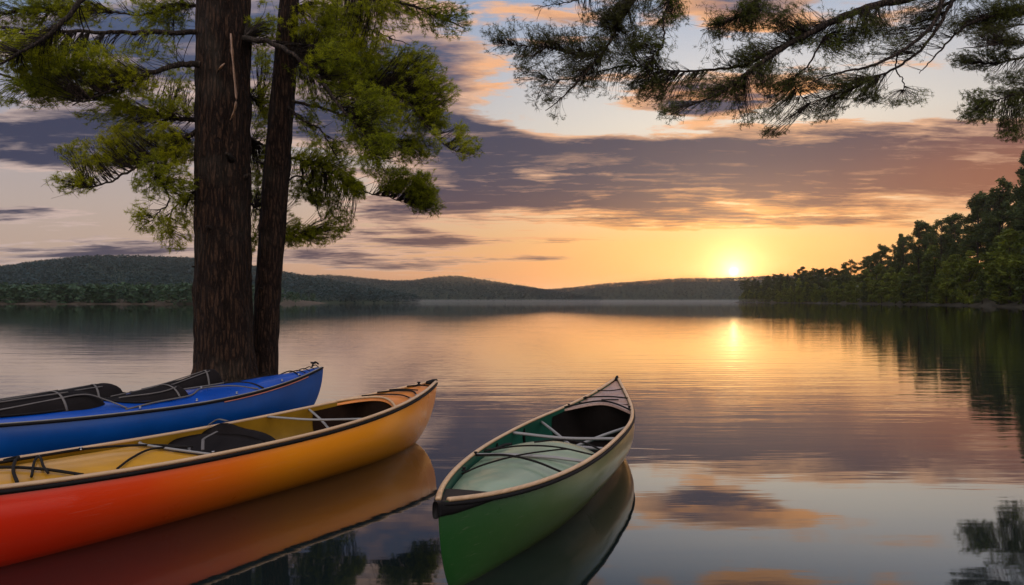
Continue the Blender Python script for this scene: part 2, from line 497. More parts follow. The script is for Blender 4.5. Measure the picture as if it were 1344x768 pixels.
def make_hill(profile, d0, front, back, d_shore, tree_h, n_trees, name, ntri, seed, wood):
    """profile: list of (photo x, ridge row); d0 ridge distance"""
    r = np.random.default_rng(seed)
    px = np.array([p[0] for p in profile], float); py = np.array([p[1] for p in profile], float)
    X = (px - 672) / FPX * d0; Z = np.maximum((HOR - py) / FPX * d0 + CAMZ - tree_h * .6, -3)
    xs = np.linspace(X[0], X[-1], 140); zr = np.interp(xs, X, Z)
    ker = np.ones(5) / 5; zr = np.convolve(np.pad(zr, 2, 'edge'), ker, 'valid')
    ts = np.linspace(-1, 1, 41)

    def height(x, t):                            # t -1 the lake shore, 0 ridge, 1 behind
        z = np.interp(x, xs, zr)
        sh = np.where(t < 0, 1 - np.abs(t) ** 1.7, 1 - np.abs(t) ** 2)
        return -2.6 + (z + 2.6) * sh + 1.1 * np.sin(x * .021 + t * 5) * (1 - np.abs(t))
    v = [[(x * (1 + (t * front / d0 if t < 0 else 0) * .9), d0 + (t * front if t < 0 else t * back), float(height(x, t))) for t in ts] for x in xs]
    blob_land('hill', v, M['hill'])
    xx = r.uniform(xs[0], xs[-1], n_trees * 2); tt = -r.random(n_trees * 2) ** .8
    tt[: n_trees // 3] *= .12
    z = height(xx, tt); ok = (z > 0.2); xx, tt, z = xx[ok][:n_trees], tt[ok][:n_trees], z[ok][:n_trees]
    pts = np.stack([xx * (1 + tt * front / d0 * .9), d0 + tt * front, z - .4], 1)
    hs = tree_h * r.uniform(.75, 1.25, len(pts))
    low_tree_cloud(r, pts, hs, .62, ntri, wood, name)


make_hill([(-260, 372), (-120, 364), (0, 354), (60, 347), (110, 342), (160, 340), (215, 341), (262, 344), (320, 352), (380, 362), (440, 372), (500, 384), (560, 397)],
          1350, 560, 700, 0, 10.5, 12500, 'wooded_hillside', 18, 3, M['hillA'])
make_hill([(240, 374), (330, 367), (400, 364), (435, 363), (470, 367), (510, 371), (545, 370), (575, 366), (600, 365), (630, 369), (670, 375), (705, 381), (745, 387), (800, 397)],
          2500, 900, 900, 0, 12, 11000, 'distant_wooded_ridge', 14, 4, M['hillA'])
make_hill([(640, 392), (690, 385), (740, 380), (790, 375), (840, 371), (880, 368), (930, 367), (980, 366), (1030, 364), (1080, 363), (1150, 363), (1300, 363), (1420, 372)],
          3100, 1000, 900, 0, 13, 12000, 'sunset_wooded_ridge', 14, 5, M['hillA'])

# the lower wood along the left shore, on its own flat point of land
xs = np.linspace(-560, -105, 50); ys = np.linspace(0, 1, 12)


def left_shore_y(x): return 430 + 26 * math.sin(x * .013) + (x + 330) * .22
blob_land('left_shore', [[(x, left_shore_y(x) + t * 240, -.5 + 6 * (1 - (1 - min(t, .35) / .35) ** 2) * max(0., min(1, (-165 - x) / 50)) - .6 * (x > -165)) for t in ys] for x in xs], M['soil'])
n = 1500
xx = rng.uniform(-560, -150, n); tt = rng.random(n) ** 1.5
pts = np.stack([xx, np.array([left_shore_y(a) for a in xx]) + 7 + tt * 150, np.full(n, .3) + 2 * tt], 1)
hs = rng.uniform(7.5, 11.5, n) * (1 + .25 * tt) * np.clip((-140 - xx) / 60, .45, 1)
low_tree_cloud(rng, pts, hs, .5, 46, M['hillB'], 'left_shore_wood', .85)


# ------------------------------------------------------------------ forest along the right shore
SH = np.array([(1500, 118), (1420, 150), (1344, 188), (1300, 232), (1250, 292), (1200, 365), (1150, 452), (1110, 545), (1080, 630), (1050, 730), (1020, 860), (1000, 980), (975, 1150), (965, 1300)], float)
TOP = [(960, 372), (985, 367), (1005, 363), (1040, 356), (1060, 352), (1095, 350), (1130, 341), (1165, 322), (1190, 300), (1215, 298), (1240, 290), (1265, 280), (1290, 258), (1305, 256), (1325, 240), (1344, 203), (1420, 175), (1500, 150)]


def shore_d(px): return np.interp(px, SH[::-1, 0], SH[::-1, 1])
def top_row(px): return np.interp(px, [p[0] for p in TOP], [p[1] for p in TOP])


def land_z(dist): return -.3 + 3.2 * (1 - math.exp(-max(dist, 0) / 14)) + .06 * max(dist, 0)


rows = []
for px in np.linspace(962, 1500, 70):
    d = float(shore_d(px)); x0 = (px - 672) / FPX * d
    wob = 2.5 * math.sin(d * .045) + 1.5 * math.sin(d * .13)
    rows.append([(x0 + wob * .4 + t, d + .25 * t, land_z(t + wob * .3)) for t in (-4, -1, .5, 2, 4, 8, 16, 30, 60, 120, 240)])
blob_land('right_shore', rows, M['forest_floor'])


def crown_mesh(name, clumps, ntri, size, seed, mat):
    """leaf faces scattered through a crown's lumps; tree height 1"""
    r = np.random.default_rng(seed); vol = np.array([c[3] * c[3] * c[4] for c in clumps]) ** .72; vol /= vol.sum()
    b = MB()
    for (x, y, z, rx, rz), w in zip(clumps, vol):
        k = max(12, int(ntri * w))
        g = r.normal(size=(k, 3)); g /= np.linalg.norm(g, axis=1)[:, None]; g *= (r.random(k) ** .42)[:, None] * (.8 + .45 * r.random(k))[:, None]
        c = np.array([x, y, z]) + g * [rx, rx, rz]
        d = r.normal(size=(k, 3, 3)); d[..., 2] *= .55
        v = (c[:, None] + d * size * (.5 + r.random(k))[:, None, None]).reshape(-1, 3)
        b.tri(v, np.arange(len(v)).reshape(-1, 3))
    o = b.build(name, mat, smooth=False)
    return o


def pine_proto(seed):
    r = random.Random(seed); cl = []
    bend = (r.uniform(-.03, .03), r.uniform(-.03, .03))
    tr = [(bend[0] * math.sin(t * 2.2), bend[1] * math.sin(t * 2.6), t) for t in np.linspace(-.02, .97, 12)]
    limbs = []
    z = r.uniform(.42, .55)
    while z < .97:
        a = r.uniform(0, 6.283); u = (z - .4) / .6
        rad = (.07 + .10 * math.sin(math.pi * min(1, u * .85 + .18))) * r.uniform(.6, 1.35)
        cx, cyy = bend[0] * math.sin(z * 2.2), bend[1] * math.sin(z * 2.6)
        p = (cx + rad * math.cos(a), cyy + rad * math.sin(a), z + r.uniform(0, .03))
        cl.append((*p, r.uniform(.035, .07), r.uniform(.022, .042)))
        if r.random() < .6: cl.append((p[0] * .6 + r.uniform(-.03, .03), p[1] * .6 + r.uniform(-.03, .03), p[2] + r.uniform(-.01, .03), r.uniform(.035, .055), r.uniform(.025, .04)))
        limbs.append(((cx, cyy, z - .03), p))
        z += r.uniform(.012, .028)
    cl.append((tr[-1][0], tr[-1][1], .965, .05, .03))
    t = MB(); t.add(*tube(tr, np.linspace(.0135, .004, 12), 7))
    for a, q in limbs: t.add(*tube([a, ((a[0] + q[0]) / 2, (a[1] + q[1]) / 2, (a[2] + q[2]) / 2 + .004), q], [.0035, .003, .0015], 4))
    return t, cl, 'leafA', .0098, 6500


def broad_proto(seed):
    r = random.Random(seed); cl = []
    for i in range(30):
        u = r.random(); a = r.uniform(0, 6.283)
        prof = .21 * math.sin(math.pi * min(1, .16 + u * .86)) ** .7
        rad = prof * r.uniform(.3, 1.0)
        cl.append((rad * math.cos(a), rad * math.sin(a), .03 + .90 * u, r.uniform(.05, .095), r.uniform(.035, .07)))
    cl.append((0, 0, .93, .06, .05))
    t = MB(); t.add(*tube([(0, 0, -.02), (.006, 0, .2), (0, .006, .5), (0, 0, .85)], [.018, .014, .009, .003], 7))
    for i in range(7):
        c = cl[i]; t.add(*tube([(0, 0, c[2] * .6), (c[0] * .5, c[1] * .5, c[2] * .85), (c[0], c[1], c[2])], [.006, .004, .002], 4))
    return t, cl, 'leafB', .019, 7000


def cone_proto(seed):
    r = random.Random(seed); cl = []
    for i in range(36):
        u = r.random() ** .8; a = r.uniform(0, 6.283)
        rad = (.17 * (1 - u) ** .75 + .01) * r.uniform(.35, 1.0)
        cl.append((rad * math.cos(a), rad * math.sin(a), .04 + .92 * u, .03 + .055 * (1 - u) * r.uniform(.7, 1.2), r.uniform(.02, .04)))
    t = MB(); t.add(*tube([(0, 0, -.02), (.004, 0, .4), (0, 0, .95)], [.014, .009, .002], 7))
    return t, cl, 'leafA', .015, 7000


PROTO = {}
used_first = set()
KINDS = [('pine', pine_proto, 5), ('broad', broad_proto, 4), ('cone', cone_proto, 3)]
for kn, fn, cnt in KINDS:
    for i in range(cnt):
        tmb, cl, lm, size, ntri = fn(100 * cnt + 7 * i + 3)
        t = tmb.build('trunk', M['ftrunk']); c = crown_mesh('crown', cl, ntri, size, 50 + i, M[lm])
        PROTO[(kn, i)] = (t, c)

FL = {  # (kind, stretch of shore) -> label
    'pine': 'tall ragged pine', 'broad': 'rounded leafy tree', 'cone': 'dense tapering evergreen'}
STRETCH = [(1310, 'at the right edge of the far-shore forest'), (1225, 'in the high part of the right-shore forest'), (1140, 'in the middle of the right-shore forest'),
           (1060, 'in the low hazy stretch of right-shore forest'), (0, 'at the far end of the forest below the sun')]
fr = random.Random(5)


def forest_tree(kn, px, inland, hfac):
    i = fr.randrange(dict((k, c) for k, _, c in KINDS)[kn])
    t, c = PROTO[(kn, i)]
    d0 = float(shore_d(px)); x = (px - 672) / FPX * d0 + inland; y = d0 + inland * .25
    pp = 672 + FPX * x / y
    z = land_z(inland)
    H = ((HOR - float(top_row(pp))) / FPX * y + CAMZ - z) * hfac
    H = max(H, 5.0)
    where = next(w for q, w in STRETCH if pp >= q)
    name = {'pine': 'pine_tree', 'broad': 'broadleaf_tree', 'cone': 'evergreen_tree'}[kn]
    e = empty(name, (x, y, z), fr.uniform(0, 6.28), label=FL[kn] + ' ' + where, cat='tree', group=f'{name.replace("_", " ")}s {where}')
    wid = fr.uniform(.85, 1.2) * (1.0 if H < 26 else 26 / H * 1.1)
    e.scale = (H * wid, H * wid, H)
    for s, nm in ((t, 'trunk'), (c, 'crown')):
        if (kn, i, nm) in used_first: o = s.copy(); COL.objects.link(o)
        else: o = s; used_first.add((kn, i, nm))
        o.parent = e
    return e


for q_, h_ in ((1352, 1.06), (1338, 1.0), (1328, 1.0), (1306, 1.06), (1268, 1.05)): forest_tree('pine', q_ - 15 * FPX / float(shore_d(q_)), 15, h_)
px = 1440.0
while px > 966:
    d = float(shore_d(px)); step = FPX / d
    forest_tree('broad' if fr.random() < .7 else 'cone', px + fr.uniform(-.5, .5) * 4 * step, fr.uniform(2.5, 5), fr.uniform(.30, .52))
    forest_tree('broad' if fr.random() < .6 else 'cone', px + fr.uniform(-1, 1) * 5 * step, fr.uniform(3, 7), fr.uniform(.36, .62))
    if fr.random() < .9: forest_tree('cone' if fr.random() < .55 else 'broad', px + fr.uniform(-1, 1) * 5 * step, fr.uniform(5, 11), fr.uniform(.5, .76))
    forest_tree('pine' if fr.random() < .8 else 'cone', px + fr.uniform(-1, 1) * 4 * step, fr.uniform(7, 14), fr.uniform(.86, 1.12))
    if fr.random() < .95: forest_tree('pine', px + fr.uniform(-1, 1) * 5 * step, fr.uniform(14, 26), fr.uniform(.84, 1.02))
    forest_tree('cone' if fr.random() < .5 else 'broad', px + fr.uniform(-1, 1) * 4 * step, fr.uniform(8, 18), fr.uniform(.50, .80))
    if fr.random() < .8: forest_tree('broad', px + fr.uniform(-1, 1) * 5 * step, fr.uniform(16, 34), fr.uniform(.6, .78))
    px -= 6.0 * step
for k, (t, c) in PROTO.items():
    for nm, o in (('trunk', t), ('crown', c)):
        if (*k, nm) not in used_first: bpy.data.objects.remove(o)


# ------------------------------------------------------------------ near pines
def batch_tubes(paths, radii, sides=4):
    """paths (n,k,3), radii (n,k) -> triangle-free quad arrays"""
    n, k, _ = paths.shape
    d = np.gradient(paths, axis=1); d /= np.linalg.norm(d, axis=2)[..., None] + 1e-9
    ref = np.where(np.abs(d[..., 2:3]) > .9, np.array([1., 0, 0]), np.array([0, 0, 1.]))
    a = np.cross(d, ref); a /= np.linalg.norm(a, axis=2)[..., None] + 1e-9; b = np.cross(a, d)
    th = np.arange(sides) * 2 * math.pi / sides
    v = paths[:, :, None] + radii[:, :, None, None] * (np.cos(th)[None, None, :, None] * a[:, :, None] + np.sin(th)[None, None, :, None] * b[:, :, None])
    base = (np.arange(n) * k * sides)[:, None, None] + (np.arange(k - 1) * sides)[None, :, None]
    j = np.arange(sides)[None, None]; j2 = (np.arange(sides) + 1) % sides
    f = np.stack([base + j, base + j2, base + sides + j2, base + sides + j], -1).reshape(-1, 4)
    return v.reshape(-1, 3), f


def needles(rng, base, dirs, seglen, k, nl, nw):
    """needle triangles round short shoots: base (n,3), dirs (n,3)"""
    n = len(base)
    s = rng.random((n, k, 1)) ** .8
    p = base[:, None] + dirs[:, None] * s * seglen[:, None, None]
    r = rng.normal(size=(n, k, 3)); r -= (r * dirs[:, None]).sum(-1, keepdims=True) * dirs[:, None]
    r /= np.linalg.norm(r, axis=-1)[..., None] + 1e-9
    r[..., 2] *= .75
    dv = dirs[:, None] * (.05 + .85 * rng.random((n, k, 1))) + r * (.6 + .6 * rng.random((n, k, 1)))
    dv /= np.linalg.norm(dv, axis=-1)[..., None]
    L = (nl * (.6 + .7 * rng.random((n, k, 1))))
    side = np.cross(dv, rng.normal(size=(n, k, 3))); side /= np.linalg.norm(side, axis=-1)[..., None] + 1e-9
    w = nw * (.7 + .6 * rng.random((n, k, 1)))
    v = np.stack([p - side * w * .5, p + side * w * .5, p + dv * L], 2).reshape(-1, 3)
    return v, np.arange(len(v)).reshape(-1, 3)


def build_limbs(root, branches, clumps, seed, needle_mat, dens, scale=1.0, kn=26, thick=.5, gap=.0, nscale=1.6, soft=False, twig=.30):
    """branches: lists of (px, row, distance, radius); clumps: (px,row,rx,ry,distance,amount) in photo terms.
    Each branch is a part (with its twigs), its needles a sub-part."""
    rng = np.random.default_rng(seed)
    bp, bi = [], []
    meshes = []
    for i, br in enumerate(branches):
        q = np.array([W(*p[:3]) for p in br]); n = max(10, 7 * len(q))
        pth = smooth_path(q, n)
        jit = np.array([[mnoise.noise((i * 9.1 + c * 5.3, t * .55, 2.)) for c in range(3)] for t in range(n)]) * .035 * scale
        jit *= np.minimum(1, np.arange(n) / 4)[:, None]
        pth = pth + jit
        rad = np.interp(np.linspace(0, 1, n), np.linspace(0, 1, len(br)), [p[3] for p in br])
        b = MB(); b.add(*tube(pth, rad, 8)); meshes.append(b)
        bp.append(pth); bi.append(np.full(n, i))
    BP = np.concatenate(bp); BI = np.concatenate(bi)
    tw_p = [[] for _ in branches]; nd = [[] for _ in branches]
    for (cx, cyy, rx, ry, d, amt) in clumps:
        m = d / FPX; a, c = rx * m, ry * m; depth = thick * (a + c) * .5 + .12 * scale
        cen = W(cx, cyy, d)
        n = int(dens * amt * (a * c * 3.14) / scale ** 2)
        g = rng.normal(size=(n * 2, 3)); g /= np.linalg.norm(g, axis=1)[:, None]; g *= (rng.random(n * 2) ** .45)[:, None]
        if soft: g *= (.75 + .5 * rng.random(n * 2))[:, None]
        p = cen + g * [a, depth, c]
        ns = np.array([mnoise.noise(Vector(q) * (nscale / scale)) + .5 * mnoise.noise(Vector(q) * (nscale * 2.6 / scale)) for q in p])
        p = p[ns > gap - .18 * rng.random(len(ns)) + .05][:n]
        if not len(p): continue
        dist = np.linalg.norm(p[:, None] - BP[None], axis=2) ; j = dist.argmin(1)
        # start twigs a little back along the branch so they sweep forward
        js = np.maximum(j - 3, 0); js = np.where(BI[js] == BI[j], js, j)
        o = BP[js]
        out = p - o; L = np.linalg.norm(out, axis=1)[:, None]; out = out / (L + 1e-6)
        tg = np.gradient(BP, axis=0)[j]; tg /= np.linalg.norm(tg, axis=1)[:, None] + 1e-9
        dirs = out * .8 + tg * .35 + rng.normal(size=p.shape) * .62; dirs[:, 2] += .12
        dirs /= np.linalg.norm(dirs, axis=1)[:, None]
        seg = scale * rng.uniform(.07, .16, len(p))
        b0 = p - dirs * seg[:, None] * .5
        # twig paths
        mid = o * .5 + b0 * .5 + (tg * .12 + rng.normal(size=p.shape) * .06) * np.minimum(L, 1.2); mid[:, 2] += .04 * L[:, 0]
        t = np.linspace(0, 1, 6)[None, :, None]
        path = (1 - t) ** 2 * o[:, None] + 2 * t * (1 - t) * mid[:, None] + t ** 2 * b0[:, None]
        path = np.concatenate([path, (b0 + dirs * seg[:, None])[:, None]], 1)
        full = rng.random(len(p)) < np.clip(twig / np.maximum(L[:, 0], .25), .06, .6)
        for k in np.unique(BI[j]):
            s = BI[j] == k
            fs = s & full
            if fs.any():
                r0 = np.clip(.0035 + .006 * L[fs, 0], .004, .013) * scale
                tw_p[k].append((path[fs], r0[:, None] * np.linspace(1, .28, 7)[None]))
            ps = s & ~full
            if ps.any():
                pp = np.stack([b0[ps] - dirs[ps] * seg[ps, None] * .9 + rng.normal(size=(ps.sum(), 3)) * .02, b0[ps], b0[ps] + dirs[ps] * seg[ps, None]], 1)
                tw_p[k].append((np.concatenate([pp[:, :1], pp], 1)[:, 1:], np.full((ps.sum(), 3), .0026 * scale)))
            nd[k].append((b0[s], dirs[s], seg[s]))
    for i, mb in enumerate(meshes):
        mv, mf = mb.v[0], mb.f
        q = MB(); q.tri(mv, np.array([f for f in mf if len(f) == 4]))
        for pth, rad in tw_p[i]: q.tri(*batch_tubes(pth, rad, 3))
        o = q.build('branch', M['twig'], root)
        if nd[i]:
            bs = np.concatenate([a[0] for a in nd[i]]); ds = np.concatenate([a[1] for a in nd[i]]); sg = np.concatenate([a[2] for a in nd[i]])
            v, f = needles(rng, bs, ds, sg, kn, .066 * scale, .0065 * scale)
            nb = MB(); nb.tri(v, f); nb.build('needles', needle_mat, o, smooth=False)


def trunk_mesh(d, left, right, z1, seed, nth=132, dz=.035, lobes=(), amp=.03, top_r=.14):
    """left/right: (row, x) edges of the trunk in the photo, at distance d"""
    zs = np.arange(-.25, z1, dz); v = []
    lr = sorted(left); rr_ = sorted(right)
    for z in zs:
        row = HOR - (z - CAMZ) * FPX / d
        if row < 0:
            l = lr[0][1] + (lr[1][1] - lr[0][1]) / (lr[1][0] - lr[0][0]) * row * .8; r_ = rr_[0][1] + (rr_[1][1] - rr_[0][1]) / (rr_[1][0] - rr_[0][0]) * row * .8
        else:
            l = np.interp(row, [a for a, _ in lr], [b for _, b in lr]); r_ = np.interp(row, [a for a, _ in rr_], [b for _, b in rr_])
        cx = ((l + r_) / 2 - 672) / FPX * d; rad = max((r_ - l) / 2 / FPX * d, .1)
        if row < 0: rad *= max(.35, 1 + row / 900)
        for j in range(nth):
            a = j / nth * 2 * math.pi
            c, s = math.cos(a), math.sin(a)
            rr2 = rad
            for (la, lw, lh) in lobes:
                dd = (a - la + math.pi) % (2 * math.pi) - math.pi
                rr2 += lh * rad * math.exp(-(dd / lw) ** 2)
            q = (c * rad * 9 + seed, s * rad * 9, z * 1.5)
            w = mnoise.noise((c * 2 + seed, s * 2, z * 1.1)) * .5
            ridge = abs(mnoise.noise((q[0] + w, q[1] - w, q[2]))) * 1.6
            fine = mnoise.noise((c * rad * 26, s * rad * 26 + seed, z * 5))
            flare = .10 * rad * math.exp(-max(z, 0) / .35) * (1 + .5 * math.sin(a * 5 + seed))
            rr2 += amp * (ridge - .45) + amp * .35 * fine + flare
            v.append((cx + c * rr2, d + s * rr2 * .96, z))
    n = len(zs); b = MB(); vv, f = grid(v, n, nth, True); b.add(vv, f)
    return b


DB, DT = 13.55, 14.25
big = empty('pine_tree', (float(W(294, 500, DB)[0]), DB, 0.05), label='thick dark pine trunk rising behind the blue kayaks, long branches both sides', cat='tree', group=None)
thin = empty('pine_tree', (float(W(347, 497, DT)[0]), DT, 0.05), label='slimmer leaning pine close behind the right side of the thick trunk', cat='tree')


def into(parent, o):                           # keep world placement under an Empty that is only moved
    o.data.transform(__import__('mathutils').Matrix.Translation(-Vector(parent.location))); o.parent = parent
    return o


tb = trunk_mesh(DB, [(0, 259.5), (100, 258.5), (300, 257.5), (430, 257.5), (480, 258), (520, 256)], [(0, 327), (100, 326.5), (300, 327.5), (400, 329.5), (450, 331.5), (480, 333.5), (520, 338)], 13.5, 3.0,
                lobes=((4.72 + .50, .20, -.13), (4.72 + .95, .35, .03)), amp=.034)
into(big, tb.build('trunk', M['bark']))
tb = trunk_mesh(DT, [(0, 367.5), (100, 358.5), (200, 348.5), (300, 340.5), (400, 334), (495, 330), (520, 329)], [(0, 392), (100, 388), (200, 381.5), (300, 374), (400, 367), (495, 363), (520, 363)], 13.0, 8.0, nth=96, amp=.022)
into(thin, tb.build('trunk', M['bark2']))
# torn strip of paler wood hanging on the thick trunk
p = smooth_path([W(303, 44, DB - .50), W(305, 70, DB - .53), W(308, 105, DB - .53), W(310, 132, DB - .53), W(306, 150, DB - .53), W(302, 158, DB - .52)], 22)
b = MB(); b.add(*tube(p, np.interp(np.linspace(0, 1, 22), [0, .3, .75, 1], [.016, .040, .034, .012]) * (1 + .25 * np.sin(np.arange(22) * 1.9)), 7, sy=.45)); into(big, b.build('torn_bark_strip', M['peeled']))
b = MB(); b.add(*tube(smooth_path([W(287, 92, DB - .50), W(291, 87, DB - .53), W(295, 83, DB - .52)], 6), [.012, .02, .022, .02, .014, .008], 6)); into(big, b.build('bark_scar', M['peeled']))


# broken stubs and knots left on the trunks
for tr_, d_, rows_ in ((big, DB, [(268, 118, -1, .05), (322, 232, 1, .04), (275, 300, 0, .05), (300, 205, 0, .04), (262, 352, -1, .03)]), (thin, DT, [(372, 60, 0, .03), (347, 215, -1, .03), (362, 290, 1, .028), (345, 380, 0, .026)])):
    for (sx, sy_, sd, sr) in rows_:
        q0 = W(sx, sy_, d_ - (.46 if d_ == DB else .20) * (1 if sd == 0 else .35)); dr = np.array([sd * .9, -.5 if sd else -1.0, .25]); dr /= np.linalg.norm(dr)
        b = MB(); b.add(*tube([q0 - dr * .16, q0, q0 + dr * .07, q0 + dr * .13], [sr * 1.9, sr * 1.15, sr * .8, sr * .45], 9)); into(tr_, b.build('branch_stub', M['twig']))


class Local:
    """lets build_limbs work in world space, then hangs the parts on the tree"""
def limbs_on(tree, *a, **k):
    before = set(bpy.data.objects)
    build_limbs(None, *a, **k)
    loc = Vector(tree.location)
    from mathutils import Matrix
    for o in [o for o in bpy.data.objects if o not in before]:
        o.data.transform(Matrix.Translation(-loc))
        if o.parent is None: o.parent = tree


big_br = [
    [(262, 42, 13.3, .050), (210, 43, 13.0, .042), (150, 42, 12.7, .034), (90, 41, 12.4, .028), (20, 38, 12.1, .022), (-60, 28, 11.8, .012)],
    [(262, 84, 13.2, .060), (232, 85, 12.9, .048), (200, 95, 12.6, .036), (165, 110, 12.3, .026), (132, 124, 12.1, .018), (95, 138, 11.9, .009)],
    [(262, 158, 13.6, .048), (215, 152, 13.7, .038), (150, 134, 13.8, .032), (80, 121, 13.8, .030), (30, 106, 13.6, .024), (-50, 82, 13.4, .014)],
    [(262, 170, 13.4, .050), (232, 188, 13.3, .040), (200, 208, 13.2, .030), (168, 226, 13.1, .022), (135, 242, 13.0, .014), (98, 248, 12.9, .007)],
    [(262, -130, 13.4, .07), (170, -60, 12.2, .05), (108, 0, 11.6, .040), (72, 38, 11.3, .030), (30, 68, 11.0, .022), (-30, 98, 10.8, .012)],
    [(262, -40, 13.8, .05), (180, -25, 14.5, .04), (90, -8, 15, .03), (55, 30, 15, .02), (36, 60, 15, .008)],
    [(262, 8, 13.9, .035), (225, 7, 14.1, .027), (190, 20, 14.3, .02), (150, 16, 14.5, .016), (100, 12, 14.6, .013), (50, 14, 14.7, .010), (-20, 20, 14.7, .005)],
    [(204, 206, 13.2, .022), (208, 232, 13.0, .016), (222, 262, 12.9, .014), (206, 282, 12.8, .010), (182, 300, 12.7, .006)],
    [(262, 250, 13.8, .020), (240, 262, 14.0, .015), (222, 285, 14.2, .010), (226, 318, 14.3, .005)],
    # towards the right, past the slim trunk
    [(320, 50, 13.0, .050), (358, 57, 12.6, .042), (384, 71, 12.3, .036), (420, 104, 12.1, .030), (446, 140, 11.9, .024), (468, 165, 11.7, .019), (486, 196, 11.5, .014), (506, 226, 11.4, .007)],
    [(322, 178, 14.0, .034), (346, 190, 15.0, .028), (378, 205, 15.2, .026), (412, 216, 15.0, .022), (450, 232, 14.8, .018), (482, 252, 14.6, .013), (512, 259, 14.5, .010), (548, 272, 14.4, .005)],
    [(322, 118, 14.0, .022), (336, 134, 14.8, .017), (343, 140, 15.2, .014), (330, 172, 15.5, .006)],
    [(322, 262, 14.0, .018), (345, 280, 14.6, .014), (372, 300, 14.9, .012), (400, 318, 15.0, .006)],
    [(322, -150, 13.6, .06), (420, -70, 13.2, .045), (500, -10, 13.0, .03), (560, 15, 12.8, .018), (612, 38, 12.7, .007)],
]
big_cl = [
    (40, 14, 75, 26, 14.6, .9), (130, 10, 90, 24, 14.4, .8), (218, 16, 48, 32, 14.1, .8), (35, 68, 70, 34, 11.6, 1.3), (100, 92, 78, 40, 12.3, 1.5), (40, 118, 70, 24, 13.2, 1.1),
    (150, 112, 60, 30, 12.6, 1.2), (238, 112, 26, 42, 14.2, .45), (198, 142, 62, 20, 13.6, .8), (150, 150, 55, 20, 13.6, .5), (190, 188, 64, 32, 13.3, 1.3), (130, 205, 50, 26, 13.2, 1.1), (100, 240, 36, 15, 13.0, 1.0), (225, 200, 36, 30, 13.5, 1.1),
    (214, 238, 44, 34, 13.0, 1.0), (196, 282, 28, 24, 12.8, .8), (228, 304, 30, 26, 14.0, .75), (246, 262, 18, 45, 13.9, .7), (76, 197, 20, 7, 13.2, .5), (180, 60, 60, 20, 12.8, .35),
    (342, 28, 26, 36, 13.6, .9), (345, 120, 24, 62, 15.0, .9), (342, 232, 22, 62, 14.9, 1.1), (336, 318, 14, 30, 14.6, .6),
    (430, 100, 46, 46, 12.4, 1.0), (480, 150, 44, 44, 11.8, 1.0), (505, 205, 40, 32, 11.5, 1.0),
    (420, 215, 50, 30, 15.0, 1.0), (470, 240, 40, 22, 14.7, .9), (540, 256, 36, 26, 14.4, 1.2), (500, 240, 48, 26, 14.6, 1.5), (548, 238, 30, 24, 14.3, 1.4), (566, 272, 18, 12, 14.3, 1.0), (405, 262, 44, 32, 14.9, 1.1), (418, 298, 40, 24, 14.9, 1.0), (384, 312, 28, 18, 14.8, .7), (452, 288, 14, 20, 14.8, .6),
    (520, 14, 60, 28, 13.0, .8), (584, 26, 38, 26, 12.7, .8), (470, 20, 40, 30, 13.2, .8), (460, 60, 50, 26, 13.2, .7),
]
limbs_on(big, big_br, big_cl, 21, M['needle'], 440, kn=30, gap=-.07)
thin_br = [
    [(385, 76, 14.1, .034), (405, 92, 13.8, .028), (440, 112, 13.5, .024), (500, 119, 13.2, .020), (532, 131, 13.0, .018), (551, 152, 12.9, .016), (567, 174, 12.8, .013), (590, 194, 12.7, .009), (618, 204, 12.6, .005)],
    [(384, 133, 14.1, .030), (425, 142, 13.9, .025), (458, 155, 13.7, .020), (500, 178, 13.5, .013), (545, 190, 13.3, .007)],
    [(378, 140, 14.1, .024), (400, 160, 13.8, .020), (420, 170, 13.6, .016), (436, 196, 13.5, .012), (445, 212, 13.4, .006)],
    [(386, 10, 14.2, .034), (420, 4, 14.4, .026), (450, 22, 14.6, .022), (490, 40, 14.7, .015), (540, 60, 14.8, .007)],
    [(372, 240, 14.3, .020), (395, 232, 14.6, .016), (412, 262, 14.7, .012), (422, 292, 14.8, .006)],
    [(360, 330, 14.5, .012), (372, 318, 14.9, .009), (388, 312, 15.1, .005)],
]
thin_cl = [
    (430, 36, 52, 44, 14.0, 1.5), (400, 70, 30, 40, 14.2, 1.0), (470, 72, 50, 40, 13.8, 1.3), (520, 100, 50, 40, 13.3, 1.3), (566, 112, 28, 32, 13.0, 1.1), (548, 78, 28, 24, 13.4, .7), (590, 122, 16, 16, 12.9, .7),
    (545, 150, 44, 32, 13.1, 1.2), (590, 176, 26, 20, 12.7, 1.0), (616, 196, 18, 16, 12.6, .9), (480, 128, 50, 34, 13.4, 1.0), (500, 178, 50, 28, 13.5, 1.1), (545, 196, 34, 22, 13.3, .9), (440, 178, 34, 28, 13.6, .7),
    (408, 165, 22, 30, 14.0, .5), (570, 150, 30, 26, 13.1, .9), (380, 312, 18, 18, 15.0, .7),
]
limbs_on(thin, thin_br, thin_cl, 22, M['needle'], 440, kn=30, gap=-.07)

